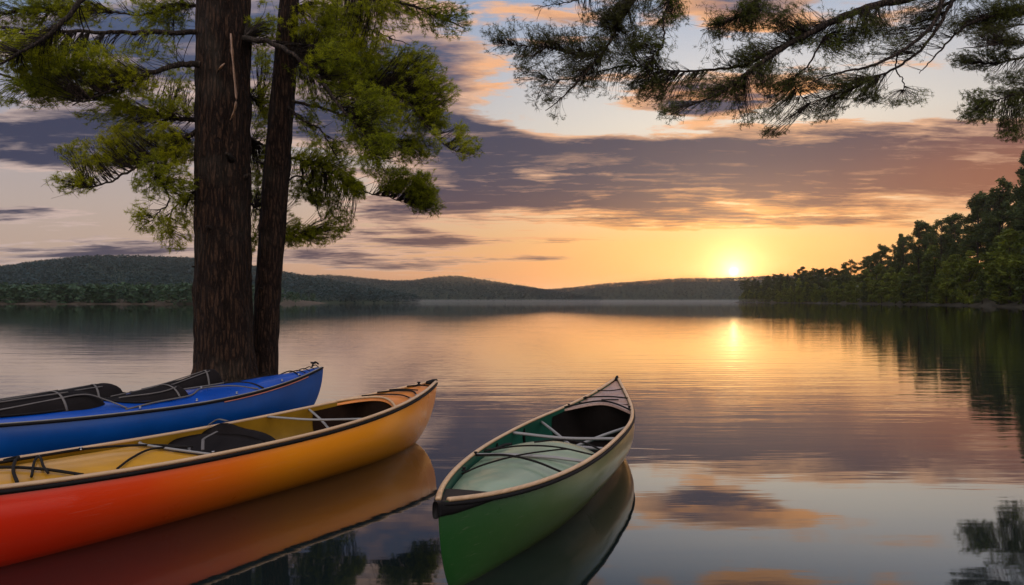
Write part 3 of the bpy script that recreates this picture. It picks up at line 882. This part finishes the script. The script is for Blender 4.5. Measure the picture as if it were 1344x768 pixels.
# pine standing just outside the frame on the right; its limbs overhang the lake
over = empty('pine_tree', (9.4, 9.6, -.1), label='pine beyond the right edge whose dark limbs hang across the top of the lake view', cat='tree')
tb = MB(); zz = np.linspace(-.6, 12, 60)
tb.add(*tube([(.08 * math.sin(q), .1 * math.cos(q * .7), q) for q in zz], np.linspace(.36, .13, 60), 40)); tb.build('trunk', M['bark2'], over)
blob_land('right_bank', [[(9.8 + math.cos(a) * r * (2.0 + .7 * math.sin(2 * a + 1) + .4 * math.sin(5 * a)), 9.6 + math.sin(a) * r * (2.8 + .8 * math.cos(3 * a)), .38 * (1 - r ** 1.5) - .22 * r ** 3 + .07 * mnoise.noise((r * 4 * math.cos(a), r * 4 * math.sin(a), 3))) for r in rr] for a in th], M['soil'])
D8 = 8.6
over_br = [
    [(1600, -120, 9.4, .10), (1420, -70, 9.0, .075), (1270, -22, 8.8, .055), (1200, -3, 8.7, .046), (1150, 6, 8.6, .042), (1100, 25, 8.5, .038), (1060, 45, 8.4, .033), (1020, 68, 8.3, .028), (988, 90, 8.2, .023), (960, 112, 8.1, .017), (925, 130, 8.0, .011), (880, 150, 7.9, .005)],
    [(1062, 44, 8.4, .026), (1015, 66, 8.6, .022), (975, 86, 8.7, .018), (930, 92, 8.8, .015), (880, 93, 8.9, .012), (825, 86, 9.0, .010), (780, 96, 9.0, .008), (735, 105, 9.1, .006), (706, 102, 9.1, .004)],
    [(1500, -260, 9.4, .06), (1100, -140, 9.2, .05), (900, -70, 9.0, .035), (822, 14, 8.8, .020), (805, 46, 8.7, .017), (790, 72, 8.6, .014), (764, 101, 8.5, .011), (740, 126, 8.4, .008), (716, 146, 8.4, .004)],
    [(830, -60, 9.1, .016), (795, -22, 9.0, .011), (762, -2, 9.0, .008), (730, 6, 9.0, .006), (698, 8, 9.0, .003)],
    [(795, 62, 8.7, .012), (768, 74, 8.8, .010), (722, 63, 8.9, .008), (682, 60, 9.0, .006), (648, 56, 9.0, .003)],
    [(1000, -100, 9.1, .03), (900, -40, 8.9, .020), (873, 15, 8.7, .014), (872, 48, 8.6, .011), (866, 66, 8.6, .008), (838, 88, 8.5, .004)],
    [(1600, -160, 9.5, .08), (1400, -110, 8.6, .06), (1280, -50, 8.1, .04), (1238, 0, 7.9, .026), (1228, 26, 7.8, .023), (1212, 46, 7.7, .020), (1178, 70, 7.6, .017), (1140, 88, 7.5, .013), (1098, 96, 7.4, .009), (1060, 110, 7.3, .004)],
    [(1420, -80, 8.5, .04), (1280, -30, 8.2, .028), (1250, 2, 8.0, .020), (1226, 45, 7.9, .017), (1192, 78, 7.8, .014), (1150, 101, 7.7, .011), (1090, 126, 7.6, .007), (1050, 138, 7.6, .003)],
    [(1600, -20, 9.4, .05), (1430, 10, 9.0, .035), (1344, 18, 8.7, .024), (1300, 22, 8.5, .018), (1266, 35, 8.4, .015), (1240, 60, 8.3, .011), (1218, 84, 8.2, .007), (1206, 96, 8.2, .004)],
    [(1082, 48, 8.4, .012), (1062, 84, 8.3, .010), (1044, 100, 8.2, .009), (1046, 116, 8.2, .007), (1068, 148, 8.2, .003)],
    [(1178, 72, 7.6, .009), (1176, 90, 7.7, .007), (1186, 108, 7.7, .006), (1184, 124, 7.7, .003)],
    [(1100, -120, 9.0, .03), (1010, -40, 8.8, .02), (985, 10, 8.7, .012), (950, 30, 8.6, .007), (920, 40, 8.6, .004)],
]
over_cl = [
    (650, 54, 20, 18, 9.0, 1.0), (682, 52, 26, 26, 9.0, .9), (722, 56, 44, 24, 8.9, .9), (700, 92, 28, 24, 9.0, .8), (708, 122, 20, 20, 8.8, .8), (730, 142, 20, 16, 8.5, .9), (728, 4, 36, 8, 9.0, .8),
    (800, 28, 50, 34, 8.8, 1.2), (775, 72, 46, 30, 8.7, 1.1), (758, 106, 38, 24, 8.7, .8), (842, 62, 40, 38, 8.7, 1.1), (830, 112, 46, 24, 8.9, .8), (882, 112, 38, 34, 8.8, .8), (884, 146, 22, 14, 8.1, .9), (868, 16, 40, 20, 8.8, 1.1),
    (985, 22, 62, 26, 8.6, 1.25), (940, 30, 30, 24, 8.6, .9), (972, 72, 58, 20, 8.6, 1.0), (1002, 112, 50, 34, 8.2, .85), (942, 124, 46, 28, 8.2, .75), (1002, 150, 36, 18, 8.2, .9), (1016, 172, 18, 9, 8.1, .9),
    (1062, 112, 46, 28, 8.0, .8), (1078, 142, 34, 18, 7.8, .8), (1052, 36, 50, 28, 8.5, 1.2), (1112, 112, 40, 26, 7.6, .7), (1152, 124, 36, 14, 7.7, .8), (1186, 126, 32, 13, 7.7, .9),
    (1132, 40, 56, 26, 8.3, .85), (1200, 28, 60, 26, 8.2, .7), (1270, 16, 60, 24, 8.5, .8), (1322, 14, 40, 24, 8.6, 1.1), (1180, 66, 50, 20, 7.9, .35), (1110, 62, 40, 24, 8.3, .7),
]
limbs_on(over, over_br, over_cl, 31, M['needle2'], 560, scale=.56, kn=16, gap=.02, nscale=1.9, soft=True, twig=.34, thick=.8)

# second pine farther along the right bank, only its limb ends reach into view
farp = empty('pine_tree', (46.5, 55, 0.0), label='farther pine at the right edge with layered limbs low in the corner of sky', cat='tree')
tb = MB(); zz = np.linspace(-.6, 30, 60)
tb.add(*tube([(.12 * math.sin(q * .5), .1 * math.cos(q * .4), q) for q in zz], np.linspace(.7, .2, 60), 32)); tb.build('trunk', M['bark2'], farp)
blob_land('right_bank', [[(47.5 + math.cos(a) * r * (5 + 1.2 * math.sin(3 * a)), 55 + math.sin(a) * r * (6 + 1.5 * math.cos(2 * a)), .8 * (1 - r ** 1.5) - .3 * r ** 3 + .15 * mnoise.noise((r * 4 * math.cos(a), r * 4 * math.sin(a), 5))) for r in rr] for a in th], M['soil'])
far_br = [
    [(1496, 40, 55.0, 0.160), (1400, 52, 53.2, 0.112), (1344, 56, 52.4, 0.080), (1300, 59, 51.9, 0.056), (1256, 64, 51.3, 0.019)],
    [(1496, 90, 55.0, 0.160), (1400, 70, 55.0, 0.112), (1344, 76, 54.6, 0.080), (1300, 83, 54.3, 0.056), (1250, 78, 53.9, 0.019)],
    [(1496, 130, 55.0, 0.160), (1400, 112, 55.0, 0.112), (1344, 120, 54.1, 0.072), (1310, 131, 53.5, 0.048), (1272, 138, 53.2, 0.016)],
    [(1496, 10, 55.0, 0.160), (1400, 20, 56.1, 0.096), (1344, 32, 56.8, 0.064), (1290, 40, 56.8, 0.024)],
]
far_cl = [(1312, 50, 44, 18, 52.4, 1.2), (1300, 80, 50, 13, 54.3, 1.2), (1330, 100, 36, 12, 54.6, 1.0), (1290, 146, 38, 18, 53.4, 1.1), (1330, 148, 30, 22, 53.9, 1.0), (1325, 122, 36, 10, 54.1, .9), (1278, 126, 20, 10, 53.2, .7), (1290, 36, 40, 16, 56.8, 1.1), (1262, 78, 20, 12, 53.9, .8), (1330, 172, 26, 14, 54.0, .9)]
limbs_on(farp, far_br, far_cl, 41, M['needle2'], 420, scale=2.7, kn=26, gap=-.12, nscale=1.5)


# ------------------------------------------------------------------ boats
class Boat:
    def __init__(s, A, B, zA, zm, zB, b, pw, k, rkA, rkB, keel=-.12, tum=.07):
        s.A, s.B = np.array(A, float), np.array(B, float); s.L = float(np.linalg.norm(s.B - s.A))
        u = (s.B - s.A) / s.L; s.ang = math.atan2(u[1], u[0]); s.mid = (s.A + s.B) / 2
        s.zA, s.zm, s.zB, s.b, s.pw, s.k, s.rkA, s.rkB, s.keel, s.tum = zA, zm, zB, b, pw, k, rkA, rkB, keel, tum
    def hw(s, t): return s.b * max(1 - abs(2 * t - 1) ** s.pw, 0) + .004
    def zg(s, t): return s.zm + (s.zA - s.zm) * max(0, 1 - 2 * t) ** s.k + (s.zB - s.zm) * max(0, 2 * t - 1) ** s.k
    def zk(s, t):
        z = s.keel
        for e, rk, zt in ((t * s.L, s.rkA, s.zA), ((1 - t) * s.L, s.rkB, s.zB)):
            if e < rk:
                u = (rk - e) / rk; z = zt - .01 - (zt - .01 - s.keel) * (1 - u ** 2.3) ** (1 / 2.0)
        return min(z, s.zg(t) - .005)
    def sec(s, t, q, off=0.0, zmin=None):      # q in [-1,1]: right gunwale .. keel .. left gunwale
        hw, zg, zk = max(s.hw(t) - off, .001), s.zg(t), s.zk(t) + off
        e = min(1, min(t, 1 - t) * s.L / 1.3); n = 1.45 + .8 * e
        th = q * math.pi / 2
        y = hw * math.copysign(abs(math.sin(th)) ** (2 / n), q); dz = abs(math.cos(th)) ** (2 / n)
        y *= 1 + s.tum * math.sin(math.pi * min(1, dz * 1.3)) * e
        z = zg - (zg - zk) * dz
        if zmin is not None: z = max(z, zmin)
        return ((t - .5) * s.L, y, z)
    def P(s, t, q, dz=0.0, off=0.0): return np.array([(t - .5) * s.L, q * max(s.hw(t) - off, 0.0), s.zg(t) + dz])
    def root(s, name, **kw): return empty(name, (s.mid[0], s.mid[1], 0), s.ang, **kw)
    def ts(s, a=0.0, b=1.0, n=90): return [a + (b - a) * (.5 - .5 * math.cos(math.pi * i / n)) for i in range(n + 1)]
    def hull(s, root, mat):
        T = s.ts(); Q = np.linspace(-1, 1, 49); b = MB(); b.add(*grid([s.sec(t, q) for t in T for q in Q], len(T), len(Q)))
        return b.build('hull', mat, root)
    def liner(s, root, mat, a, c, floor=.035, off=.022):
        T = np.linspace(a, c, 70); Q = np.linspace(-1, 1, 41); b = MB()
        b.add(*grid([s.sec(t, q, off, floor) for t in T for q in Q], len(T), len(Q)))
        return b.build('interior', mat, root)
    def rail(s, root, mat, name, r, dy, dz, a=0.0, c=1.0, sy=1.0, sides=(-1, 1)):
        for q in sides:
            p = [s.P(t, q, dz) + np.array([0, q * dy * min(1, s.hw(t) / .06), 0]) for t in s.ts(a, c, 80)]
            b = MB(); b.add(*tube(p, r, 10, sy=sy)); b.build(name, mat, root)
    def deck(s, root, mat, ta, tb, ba=0.0, bb=0.0, dz=-.02, crown=.03, off=.016, name='deck', lip=.05):
        """plate between the gunwales; ends bowed by ba / bb at the centre line"""
        Q = np.linspace(-1, 1, 25); N = 34; v = []
        for q in Q:
            t0, t1 = ta + ba * (1 - q * q), tb + bb * (1 - q * q)
            col = [(t0 + (t1 - t0) * i / (N - 1)) for i in range(N)]
            pts = [s.P(t, q, dz + crown * (1 - q * q) * min(1, s.hw(t) / s.b * 1.6), off) for t in col]
            pts = [pts[0] + np.array([0, 0, -lip])] + pts + [pts[-1] + np.array([0, 0, -lip])]
            v += pts
        b = MB(); b.add(*grid(v, len(Q), N + 2)); return b.build(name, mat, root)
    def line(s, pts, n=None):                 # pts: (t, q, dz)
        p = np.array([s.P(t, q, dz) for t, q, dz in pts]); return smooth_path(p, n or 8 * len(pts))
    def cord(s, root, mat, pts, r=.006, name='bungee_cord', **k):
        b = MB(); b.add(*tube(s.line(pts), r, 7, **k)); return b.build(name, mat, root)


M.update(
    rail_tan=wood_rail('rail_wood', (.36, .22, .11), (.55, .36, .20)), rail_pale=wood_rail('rail_pale', (.42, .36, .28), (.58, .50, .40)),
    trim=paint('black_trim', (.008, .007, .007), .55, .0), cord=fabric('black_cord', (.012, .010, .009)), seat=fabric('black_nylon', (.009, .007, .007)),
    strapm=fabric('grey_strap', (.11, .10, .095)), fit=paint('steel_fitting', (.35, .35, .36), .3, 0, metal=.9), tubem=paint('grey_tube', (.20, .19, .18), .4, .3),
    blue=paint('blue_gelcoat', (.0003, .056, .25), .34, .12, .10), bluedeck=paint('blue_deck', (.0008, .050, .30), .3, .35, .10),
    yellow=paint('yellow_deck', (.50, .235, .010), .4, .35, .12), yellowin=paint('yellow_interior', (.26, .14, .008), .5, .1, .15),
    teal=paint('teal_interior', (.008, .075, .045), .5, .1, .2), mint=paint('mint_deck', (.17, .235, .15), .45, .3, .12), mauve=wood_rail('mauve_deck', (.22, .12, .09), (.38, .24, .18)),
)

for _k in ('trim', 'cord'):
    M[_k].node_tree.nodes['Principled BSDF'].inputs['Specular IOR Level'].default_value = 0.1


def knob(root, p, r, mat, name='deck_fitting'):
    prof = [(0, 0), (1, 0), (1, .3), (.55, .5), (.5, .9), (.9, 1.1), (.8, 1.5), (0, 1.6)]
    b = MB(); th8 = np.arange(12) * 2 * math.pi / 12
    b.add(*grid([(p[0] + r * a * math.cos(q), p[1] + r * a * math.sin(q), p[2] + r * h) for a, h in prof for q in th8], len(prof), 12, True))
    return b.build(name, mat, root)


def pad(root, name, mat, fn, nu=14, nv=14, thick=.035):
    """cushion: fn(u,v) -> top point; closed with a rounded underside"""
    top = np.array([[fn(u * math.sqrt(1 - .42 * v * v), v * math.sqrt(1 - .42 * u * u)) for v in np.linspace(-1, 1, nv)] for u in np.linspace(-1, 1, nu)])
    du = np.gradient(top, axis=0); dv = np.gradient(top, axis=1); nrm = np.cross(du, dv); nrm /= np.linalg.norm(nrm, axis=2)[..., None] + 1e-9
    # rounded corners
    uu, vv = np.meshgrid(np.linspace(-1, 1, nu), np.linspace(-1, 1, nv), indexing='ij')
    e = np.clip((1 - uu ** 6) * (1 - vv ** 6), 0, 1) ** .5
    up = top + nrm * thick * .5 * e[..., None]; dn = top - nrm * thick * .5 * e[..., None]
    b = MB(); v, f = grid(up, nu, nv); b.add(v, f); v2, f2 = grid(dn, nu, nv); b.add(v2, [q[::-1] for q in f2])
    rim = [i * nv for i in range(nu)] + [(nu - 1) * nv + j for j in range(nv)][1:] + [i * nv + nv - 1 for i in range(nu)][::-1][1:] + [j for j in range(nv)][::-1][1:-1]
    n = nu * nv; b.f += [(rim[i], rim[(i + 1) % len(rim)], rim[(i + 1) % len(rim)] + n, rim[i] + n) for i in range(len(rim))]
    return b.build(name, mat, root)


# --- green canoe
g = Boat((-.367, 3.70), (1.202, 8.44), .50, .405, .635, .451, 2.5, 4.2, .42, .75)
gr = g.root('canoe', label='green canoe with tan gunwales floating alone, bow towards the viewer', cat='canoe')
g.hull(gr, hull_fade('green_hull', [(0, (.012, .066, .012)), (.14, (.045, .092, .026)), (.34, (.11, .13, .050)), (.60, (.17, .15, .055)), (.80, (.36, .19, .06)), (1, (.46, .20, .06))], g.L))  # tan and orange stops paint in warm sunset reflection towards the stern
g.liner(gr, M['teal'], .04, .97)
g.rail(gr, M['rail_tan'], 'gunwale', .0165, -.004, .006, .012, .99, sy=.75)
g.rail(gr, M['trim'], 'rub_strip', .012, .012, -.016, .004, .998)
g.deck(gr, M['mint'], .035, .40, 0, .045, -.055, .055, .03, 'front_deck')
g.deck(gr, M['mauve'], .775, .992, .055, 0, -.012, .02, .02, 'rear_deck', .022)
e = [(.775 + .055 * (1 - q * q), q * .96, .008 + .02 * (1 - q * q)) for q in np.linspace(-1, 1, 25)]
g.cord(gr, M['trim'], e, .009, 'deck_edge_trim')
g.cord(gr, M['tubem'], [(.505, -.97, -.01), (.505, 0, -.03), (.505, .97, -.01)], .022, 'thwart', sy=.6)
g.cord(gr, M['tubem'], [(.31, .98, -.005), (.31, .3, .012), (.312, -.4, .012), (.315, -.97, -.005)], .017, 'thwart', sy=.7)
for a, q in (((.66, .96, -.04), (.575, .05, -.16)), ((.66, -.96, -.04), (.575, -.05, -.16))):
    g.cord(gr, M['tubem'], [a, ((a[0] + q[0]) / 2, (a[1] + q[1]) / 2, -.09), q], .014, 'brace')
g.cord(gr, M['tubem'], [(.575, .5, -.17), (.572, 0, -.165), (.575, -.6, -.17)], .016, 'brace')
for t in (.42, .565): g.cord(gr, M['trim'], [(t, .96, -.02), (t, .965, -.12), (t + .01, .93, -.26)], .016, 'rib', sy=.5)
g.cord(gr, M['trim'], [(.36, .95, -.02), (.365, .80, -.01), (.375, .66, .015), (.38, .55, .02)], .017, 'strut', sy=.6)
g.cord(gr, M['cord'], [(.305, .93, .0), (.285, .3, .035), (.262, -.3, .03), (.235, -.92, .002)], .0075)
g.cord(gr, M['cord'], [(.20, .86, -.02), (.23, .5, .022), (.29, .1, .036), (.34, -.3, .034), (.36, -.5, .03)], .006)
g.cord(gr, M['cord'], [(.36, -.93, .0), (.355, -.3, .045), (.345, .3, .045), (.335, .9, .0)], .0065)
g.cord(gr, M['cord'], [(.395, .2, .03), (.41, -.2, .045), (.415, -.6, .03), (.40, -.93, .0)], .007)
g.cord(gr, M['cord'], [(.86, .93, .014), (.865, .5, .024), (.872, -.2, .024), (.872, -.95, .014)], .008)
g.cord(gr, M['cord'], [(.92, .9, .012), (.915, 0, .022), (.935, -.9, .012)], .006)
g.cord(gr, M['cord'], [(.845, .1, .022), (.85, -.3, .022), (.853, -.55, .02)], .007)
for t, q in ((.305, .97), (.20, .84), (.795, .97), (.865, .9), (.80, -.94)): knob(gr, g.P(t, q, .0, .01), .016, M['trim'])
def cavity_shade(bt, root, t, mat, q=1.0):  # dark cap that paints in the shade of the hollow under a deck
    b = MB(); Q = np.linspace(-1, 1, 31); sct = [bt.sec(t, a, .03, .04) for a in Q]
    for k, dx in ((1.0, 0), (.97, .012)):
        b.add([(x + dx, y * k, z) for x, y, z in sct], [])
    b.f = [tuple(range(31))] + [(i, i + 1, i + 32, i + 31) for i in range(30)]
    return b.build('cavity_shade', mat, root, smooth=False)


dk = fabric('shade_black', (.008, .006, .005))
cavity_shade(g, gr, .835, dk)
T = np.linspace(.715, .84, 24); Q = np.linspace(-.97, .97, 41); b = MB(); b.add(*grid([g.sec(t, q, .030, .045) for t in T for q in Q], 24, 41)); b.build('shade_liner', dk, gr)  # near-black sheet standing in for shade inside the stern hollow
# bow cap: a moulded black nose over the gunwale ends
b = MB(); v = []
for i, t in enumerate(np.linspace(-.008, .095, 14)):
    tt = max(t, .0005); hw = g.hw(tt) + .020 * (1 - i / 13) + .006; zt = g.zg(tt) - .004 + .014 * max(0, 1 - i / 3)
    bev = min(1, .55 + i * .12); low = .088 * (1 - .72 * i / 13)
    for q in np.linspace(0, 2 * math.pi, 20, endpoint=False):
        v.append(((t - .5) * g.L, hw * bev * math.copysign(abs(math.cos(q)) ** .6, math.cos(q)), zt - low / 2 + low / 2 * math.copysign(abs(math.sin(q)) ** .7, math.sin(q))))
vv, f = grid(v, 14, 20, True); b.add(vv, f + [tuple(range(20))])
b.build('bow_cap', M['trim'], gr)
b = MB(); b.add(*tube([g.P(.986, 0, .0), g.P(.996, 0, .008), g.P(1.001, 0, .012)], [.02, .02, .011], 10)); b.build('stern_cap', M['trim'], gr)

# --- orange canoe kayak
o = Boat((-3.80, 3.18), (-.838, 8.20), .575, .43, .618, .505, 2.8, 2.1, .5, .95)
orr = o.root('kayak', label='orange kayak fading to red at its near end, yellow deck and wooden rails', cat='kayak')
o.hull(orr, hull_fade('orange_hull', [(0, (.52, .010, .004)), (.25, (.64, .026, .005)), (.35, (.68, .055, .005)), (.45, (.72, .13, .006)), (.56, (.76, .235, .007)), (.8, (.74, .27, .010)), (1, (.76, .24, .03))], o.L))
o.liner(orr, M['yellowin'], .08, .95)
o.rail(orr, M['rail_tan'], 'gunwale', .019, -.006, .006, .01, .992, sy=.7)
o.rail(orr, M['trim'], 'rub_strip', .015, .010, -.020, .004, .998)
o.deck(orr, M['yellow'], .04, .455, 0, -.035, -.035, .05, .03, 'front_deck')
od = paint('orange_deck', (.62, .20, .03), .36, .4, .15)
o.deck(orr, od, .80, .993, .035, 0, -.010, .03, .02, 'rear_deck', .022)
o.cord(orr, M['rail_tan'], [(.80 + .035 * (1 - q * q), q * .96, .012 + .025 * (1 - q * q)) for q in np.linspace(-1, 1, 25)], .012, 'deck_edge_trim')
o.cord(orr, M['tubem'], [(.455 - .035 * (1 - q * q), q * .95, -.02 + .05 * (1 - q * q)) for q in np.linspace(-1, 1, 25)], .010, 'coaming')
o.cord(orr, M['tubem'], [(.665, .97, .0), (.69, .1, -.02), (.715, -.97, .0)], .017, 'thwart', sy=.6)
o.cord(orr, M['tubem'], [(.745, .97, -.01), (.72, .3, -.05), (.69, -.3, -.08), (.68, -.5, -.10)], .013, 'brace', sy=.7)
dk2 = fabric('shade_brown', (.016, .008, .005))
cavity_shade(o, orr, .838, dk2)
T = np.linspace(.752, .842, 24); b = MB(); b.add(*grid([o.sec(t, q, .030, .045) for t in T for q in Q], 24, 41)); b.build('shade_liner', dk2, orr)  # dark brown sheet painted as the shade in the hollow below the rear deck
# black sling seat with a back-rest hooked over the far rail
pad(orr, 'seat', M['seat'], lambda u, v: o.P(.505 + .045 * u, v * .88, -.13 + .10 * abs(v) ** 3 + .03 * u + .10 * max(0, u) ** 2))
pad(orr, 'backrest', M['seat'], lambda u, v: o.P(.548 + .012 * u + .02 * (1 - v * v), .08 + v * .86, -.03 + .055 * u + .055 * math.exp(-((v - .72) / .28) ** 2) * max(0, u) - .05 * (1 - v) / 2))
o.cord(orr, M['strapm'], [(.455, -.5, .0), (.475, -.2, .02), (.50, .15, .01), (.53, .3, .03)], .012, 'strap', sy=.35)
o.cord(orr, M['strapm'], [(.56, .95, .03), (.565, .80, .075), (.56, .5, .08)], .015, 'strap', sy=.4)
for pts, r in (
        ([(.245, .45, .03), (.275, .6, .025), (.32, .8, .012), (.375, .95, .002)], .010),
        ([(.375, .95, .002), (.40, .5, .026), (.425, .1, .03), (.443, -.38, .028)], .009),
        ([(.285, .90, .01), (.300, .93, .016), (.292, .7, .03), (.275, .35, .038), (.25, -.3, .032), (.237, -.78, .004)], .010),
        ([(.255, -.62, .015), (.285, .1, .04), (.318, .80, .012)], .008),
        ([(.318, .80, .012), (.300, .3, .04), (.282, -.2, .034), (.273, -.55, .018)], .008),
        ([(.22, .35, .03), (.253, .1, .034), (.275, -.35, .028), (.295, -.84, .002)], .010),
        ([(.333, -.78, .004), (.37, -.40, .022), (.41, -.15, .032), (.445, -.45, .03)], .008)): o.cord(orr, M['cord'], pts, r)
for pts, r in (
        ([(.845, .85, .02), (.86, .3, .03), (.868, -.4, .028), (.862, -.92, .012)], .007),
        ([(.88, .9, .016), (.893, .2, .03), (.90, -.5, .026), (.885, -.92, .012)], .009),
        ([(.905, .9, .016), (.908, .2, .028), (.915, -.6, .02)], .007),
        ([(.94, .85, .014), (.945, 0, .026), (.955, -.8, .012)], .008)): o.cord(orr, M['cord'], pts, r)
knob(orr, o.P(.955, .35, .015), .022, M['trim'])
for t, q in ((.375, .96), (.443, -.40), (.445, -.9), (.318, .82), (.86, -.95), (.885, -.95), (.195, -.92)): knob(orr, o.P(t, q, .0, .012), .013, M['fit'])
b = MB(); b.add(*tube([o.P(.972, 0, .012), o.P(.99, 0, .016), o.P(1.001, 0, .012)], [.028, .022, .012], 10)); b.build('stem_cap', M['trim'], orr)


# --- blue kayaks
def blue_kayak(bt, label, seats, cover):
    r = bt.root('kayak', label=label, cat='kayak', group='blue kayaks under the pines')
    bt.hull(r, M['blue']); bt.deck(r, M['bluedeck'], .004, .996, 0, 0, .004, .085, .004, 'deck', .0)
    bt.rail(r, M['trim'], 'rub_strip', .013, .006, -.006, .002, .998)
    bt.rail(r, M['tubem'], 'deck_rail', .007, -.002, .012, .01, .99)
    for (ta, tb, w, hgt, sd) in cover:         # black spray covers pulled taut over the cockpits: long ramp, blunt raised end
        U = np.concatenate([np.linspace(0, .8, 22), np.linspace(.84, 1, 8)]); V = np.linspace(-1, 1, 25); b = MB(); v = []
        for u in U:
            pr = (u / .86) ** 1.25 if u < .86 else (1 - ((u - .86) / .14) ** 2.2) ** .6 if u < 1 else 0
            ww = w * (.62 + .38 * min(1, u / .7)) * (1 - .35 * max(0, (u - .86) / .14) ** 2)
            for q in V:
                t = ta + (tb - ta) * u
                fold = .014 * mnoise.noise((u * 3 + sd, q * 2.2, sd)) + .007 * mnoise.noise((u * 9, q * 7 + sd, 1))
                arch = max(0, 1 - abs(q) ** 2.6) ** .75
                v.append(bt.P(t, ww * q, .004 + .085 * (1 - (ww * q) ** 2) - .012 + (hgt * pr + .02) * arch + fold * arch))
        b.add(*grid(v, len(U), len(V))); c = b.build('spray_cover', M['seat'], r)
        ctr, half = (ta + tb) / 2, (tb - ta) / 2
        p = [bt.P(ctr + half * 1.04 * math.copysign(abs(math.cos(a)) ** .8, math.cos(a)), w * 1.05 * math.sin(a), .012 + .085 * (1 - (w * math.sin(a)) ** 2)) for a in np.linspace(0, 2 * math.pi, 60)]
        b = MB(); b.add(*tube(p, .011, 8)); b.build('coaming', M['trim'], r)
        us = ta + (tb - ta) * .80
        b = MB(); b.add(*tube([bt.P(us, w * .97 * q, .004 + .085 * (1 - (w * q) ** 2) + (hgt * .93 + .012) * max(0, 1 - abs(q) ** 2.6) ** .75 + .006) for q in np.linspace(-1, 1, 24)], .012, 6, sy=.4)); b.build('strap', M['strapm'], c)
        for q0 in (-.5, .45):
            pl = []
            for u in np.linspace(.12, .84, 16):
                ww = w * (.62 + .38 * min(1, u / .7)); q = q0 * (1 + .25 * math.sin(u * 5 + sd))
                pl.append(bt.P(ta + (tb - ta) * u, ww * q, .004 + .085 * (1 - (ww * q) ** 2) - .008 + (hgt * (u / .86) ** 1.25 + .02) * max(0, 1 - abs(q) ** 2.6) ** .75 + .010))
            b = MB(); b.add(*tube(smooth_path(pl, 30), .007, 6)); b.build('piping', M['strapm'], c)
    return r


k1 = Boat((-5.453, 5.532), (-2.499, 9.774), .51, .413, .636, .47, 2.0, 2.33, .5, .75)
bl = blue_kayak(k1, 'blue kayak nearer the viewer, its bow pointing past the slim trunk', [], [(.05, .44, .64, .125, 1.), (.455, .61, .62, .085, 5.)])
k1.cord(bl, M['strapm'], [(.12, -.62, .05), (.24, -.5, .10), (.34, -.38, .16), (.40, -.40, .19), (.435, -.55, .12), (.46, -.80, .04)], .014, 'strap', sy=.5)
k1.cord(bl, M['strapm'], [(.455, -.84, .03), (.52, -.72, .06), (.60, -.60, .075), (.66, -.05, .095), (.72, -.35, .085), (.76, -.93, .025)], .009, 'deck_line')
k1.cord(bl, M['cord'], [(.72, .92, .02), (.74, .3, .09), (.765, -.4, .075), (.775, -.95, .02)], .012)
k1.cord(bl, M['cord'], [(.66, .9, .02), (.72, .55, .07), (.80, .3, .085), (.86, .35, .07)], .009)
k1.cord(bl, M['cord'], [(.885, .95, .02), (.90, .1, .075), (.905, -.9, .02)], .008)
k1.cord(bl, M['strapm'], [(.60, .3, .09), (.68, .2, .1), (.74, .45, .085)], .009, 'deck_line')
for t, q in ((.60, -.92), (.655, -.1), (.70, -.93), (.90, -.9), (.48, -.92), (.84, -.9)): knob(bl, k1.P(t, q, .018 + .085 * (1 - q * q), .01), .014, M['fit'])
for i in range(4): k1.cord(bl, M['cord'], [(.915 + .018 * i, .9, .03), (.92 + .018 * i, 0, .062), (.925 + .018 * i, -.9, .03)], .006)
b = MB(); b.add(*tube(smooth_path([k1.P(.965, 0, .05), k1.P(.968, 0, .085), k1.P(.975, 0, .10), k1.P(.985, 0, .06)], 12), .011, 8)); b.add(*tube([k1.P(.968, 0, .085) + [0, -.04, .012], k1.P(.968, 0, .085) + [0, .04, .012]], .012, 8)); b.build('grab_handle', M['trim'], bl)
st = paint('coral_reflection', (.50, .16, .10), .35, .4)
k1.rail(bl, st, 'reflection_line', .0065, .012, -.026, .66, .93, sides=(-1,))  # thin coral line painting in a warm reflection below the rail

k2 = Boat((-7.55, 5.85), (-3.32, 9.92), .38, .31, .43, .40, 2.2, 2.3, .5, .6)
b2 = blue_kayak(k2, 'blue kayak behind, mostly hidden, with black seats in front of the thick trunk', [], [(.44, .70, .72, .135, 2.), (.72, .90, .80, .165, 7.)])

# ------------------------------------------------------------------ air
def volume_box(name, x0, x1, y0, y1, z0, z1, density, col, aniso):
    m = bpy.data.materials.new(name); m.use_nodes = True; nt = m.node_tree; nt.nodes.clear()
    out = nt.nodes.new('ShaderNodeOutputMaterial'); pv = nt.nodes.new('ShaderNodeVolumePrincipled')
    pv.inputs['Color'].default_value = (*col, 1); pv.inputs['Density'].default_value = density; pv.inputs['Anisotropy'].default_value = aniso
    nt.links.new(pv.outputs[0], out.inputs['Volume'])
    b = MB(); v = [(x, y, z) for x in (x0, x1) for y in (y0, y1) for z in (z0, z1)]
    b.add(v, [(0, 1, 3, 2), (4, 6, 7, 5), (0, 4, 5, 1), (2, 3, 7, 6), (0, 2, 6, 4), (1, 5, 7, 3)])
    o = b.build(name, m, smooth=False); o['kind'] = 'stuff'
    return o


HAZE = 0.00010
volume_box('haze', -6900, 6900, -260, 7300, -3.6, 128, HAZE, (.86, .84, .82), 0.80)
volume_box('mist', -700, 900, 900, 2000, .06, 5.0, .00035, (.92, .90, .88), 0.3)   # thin mist lying on the far water
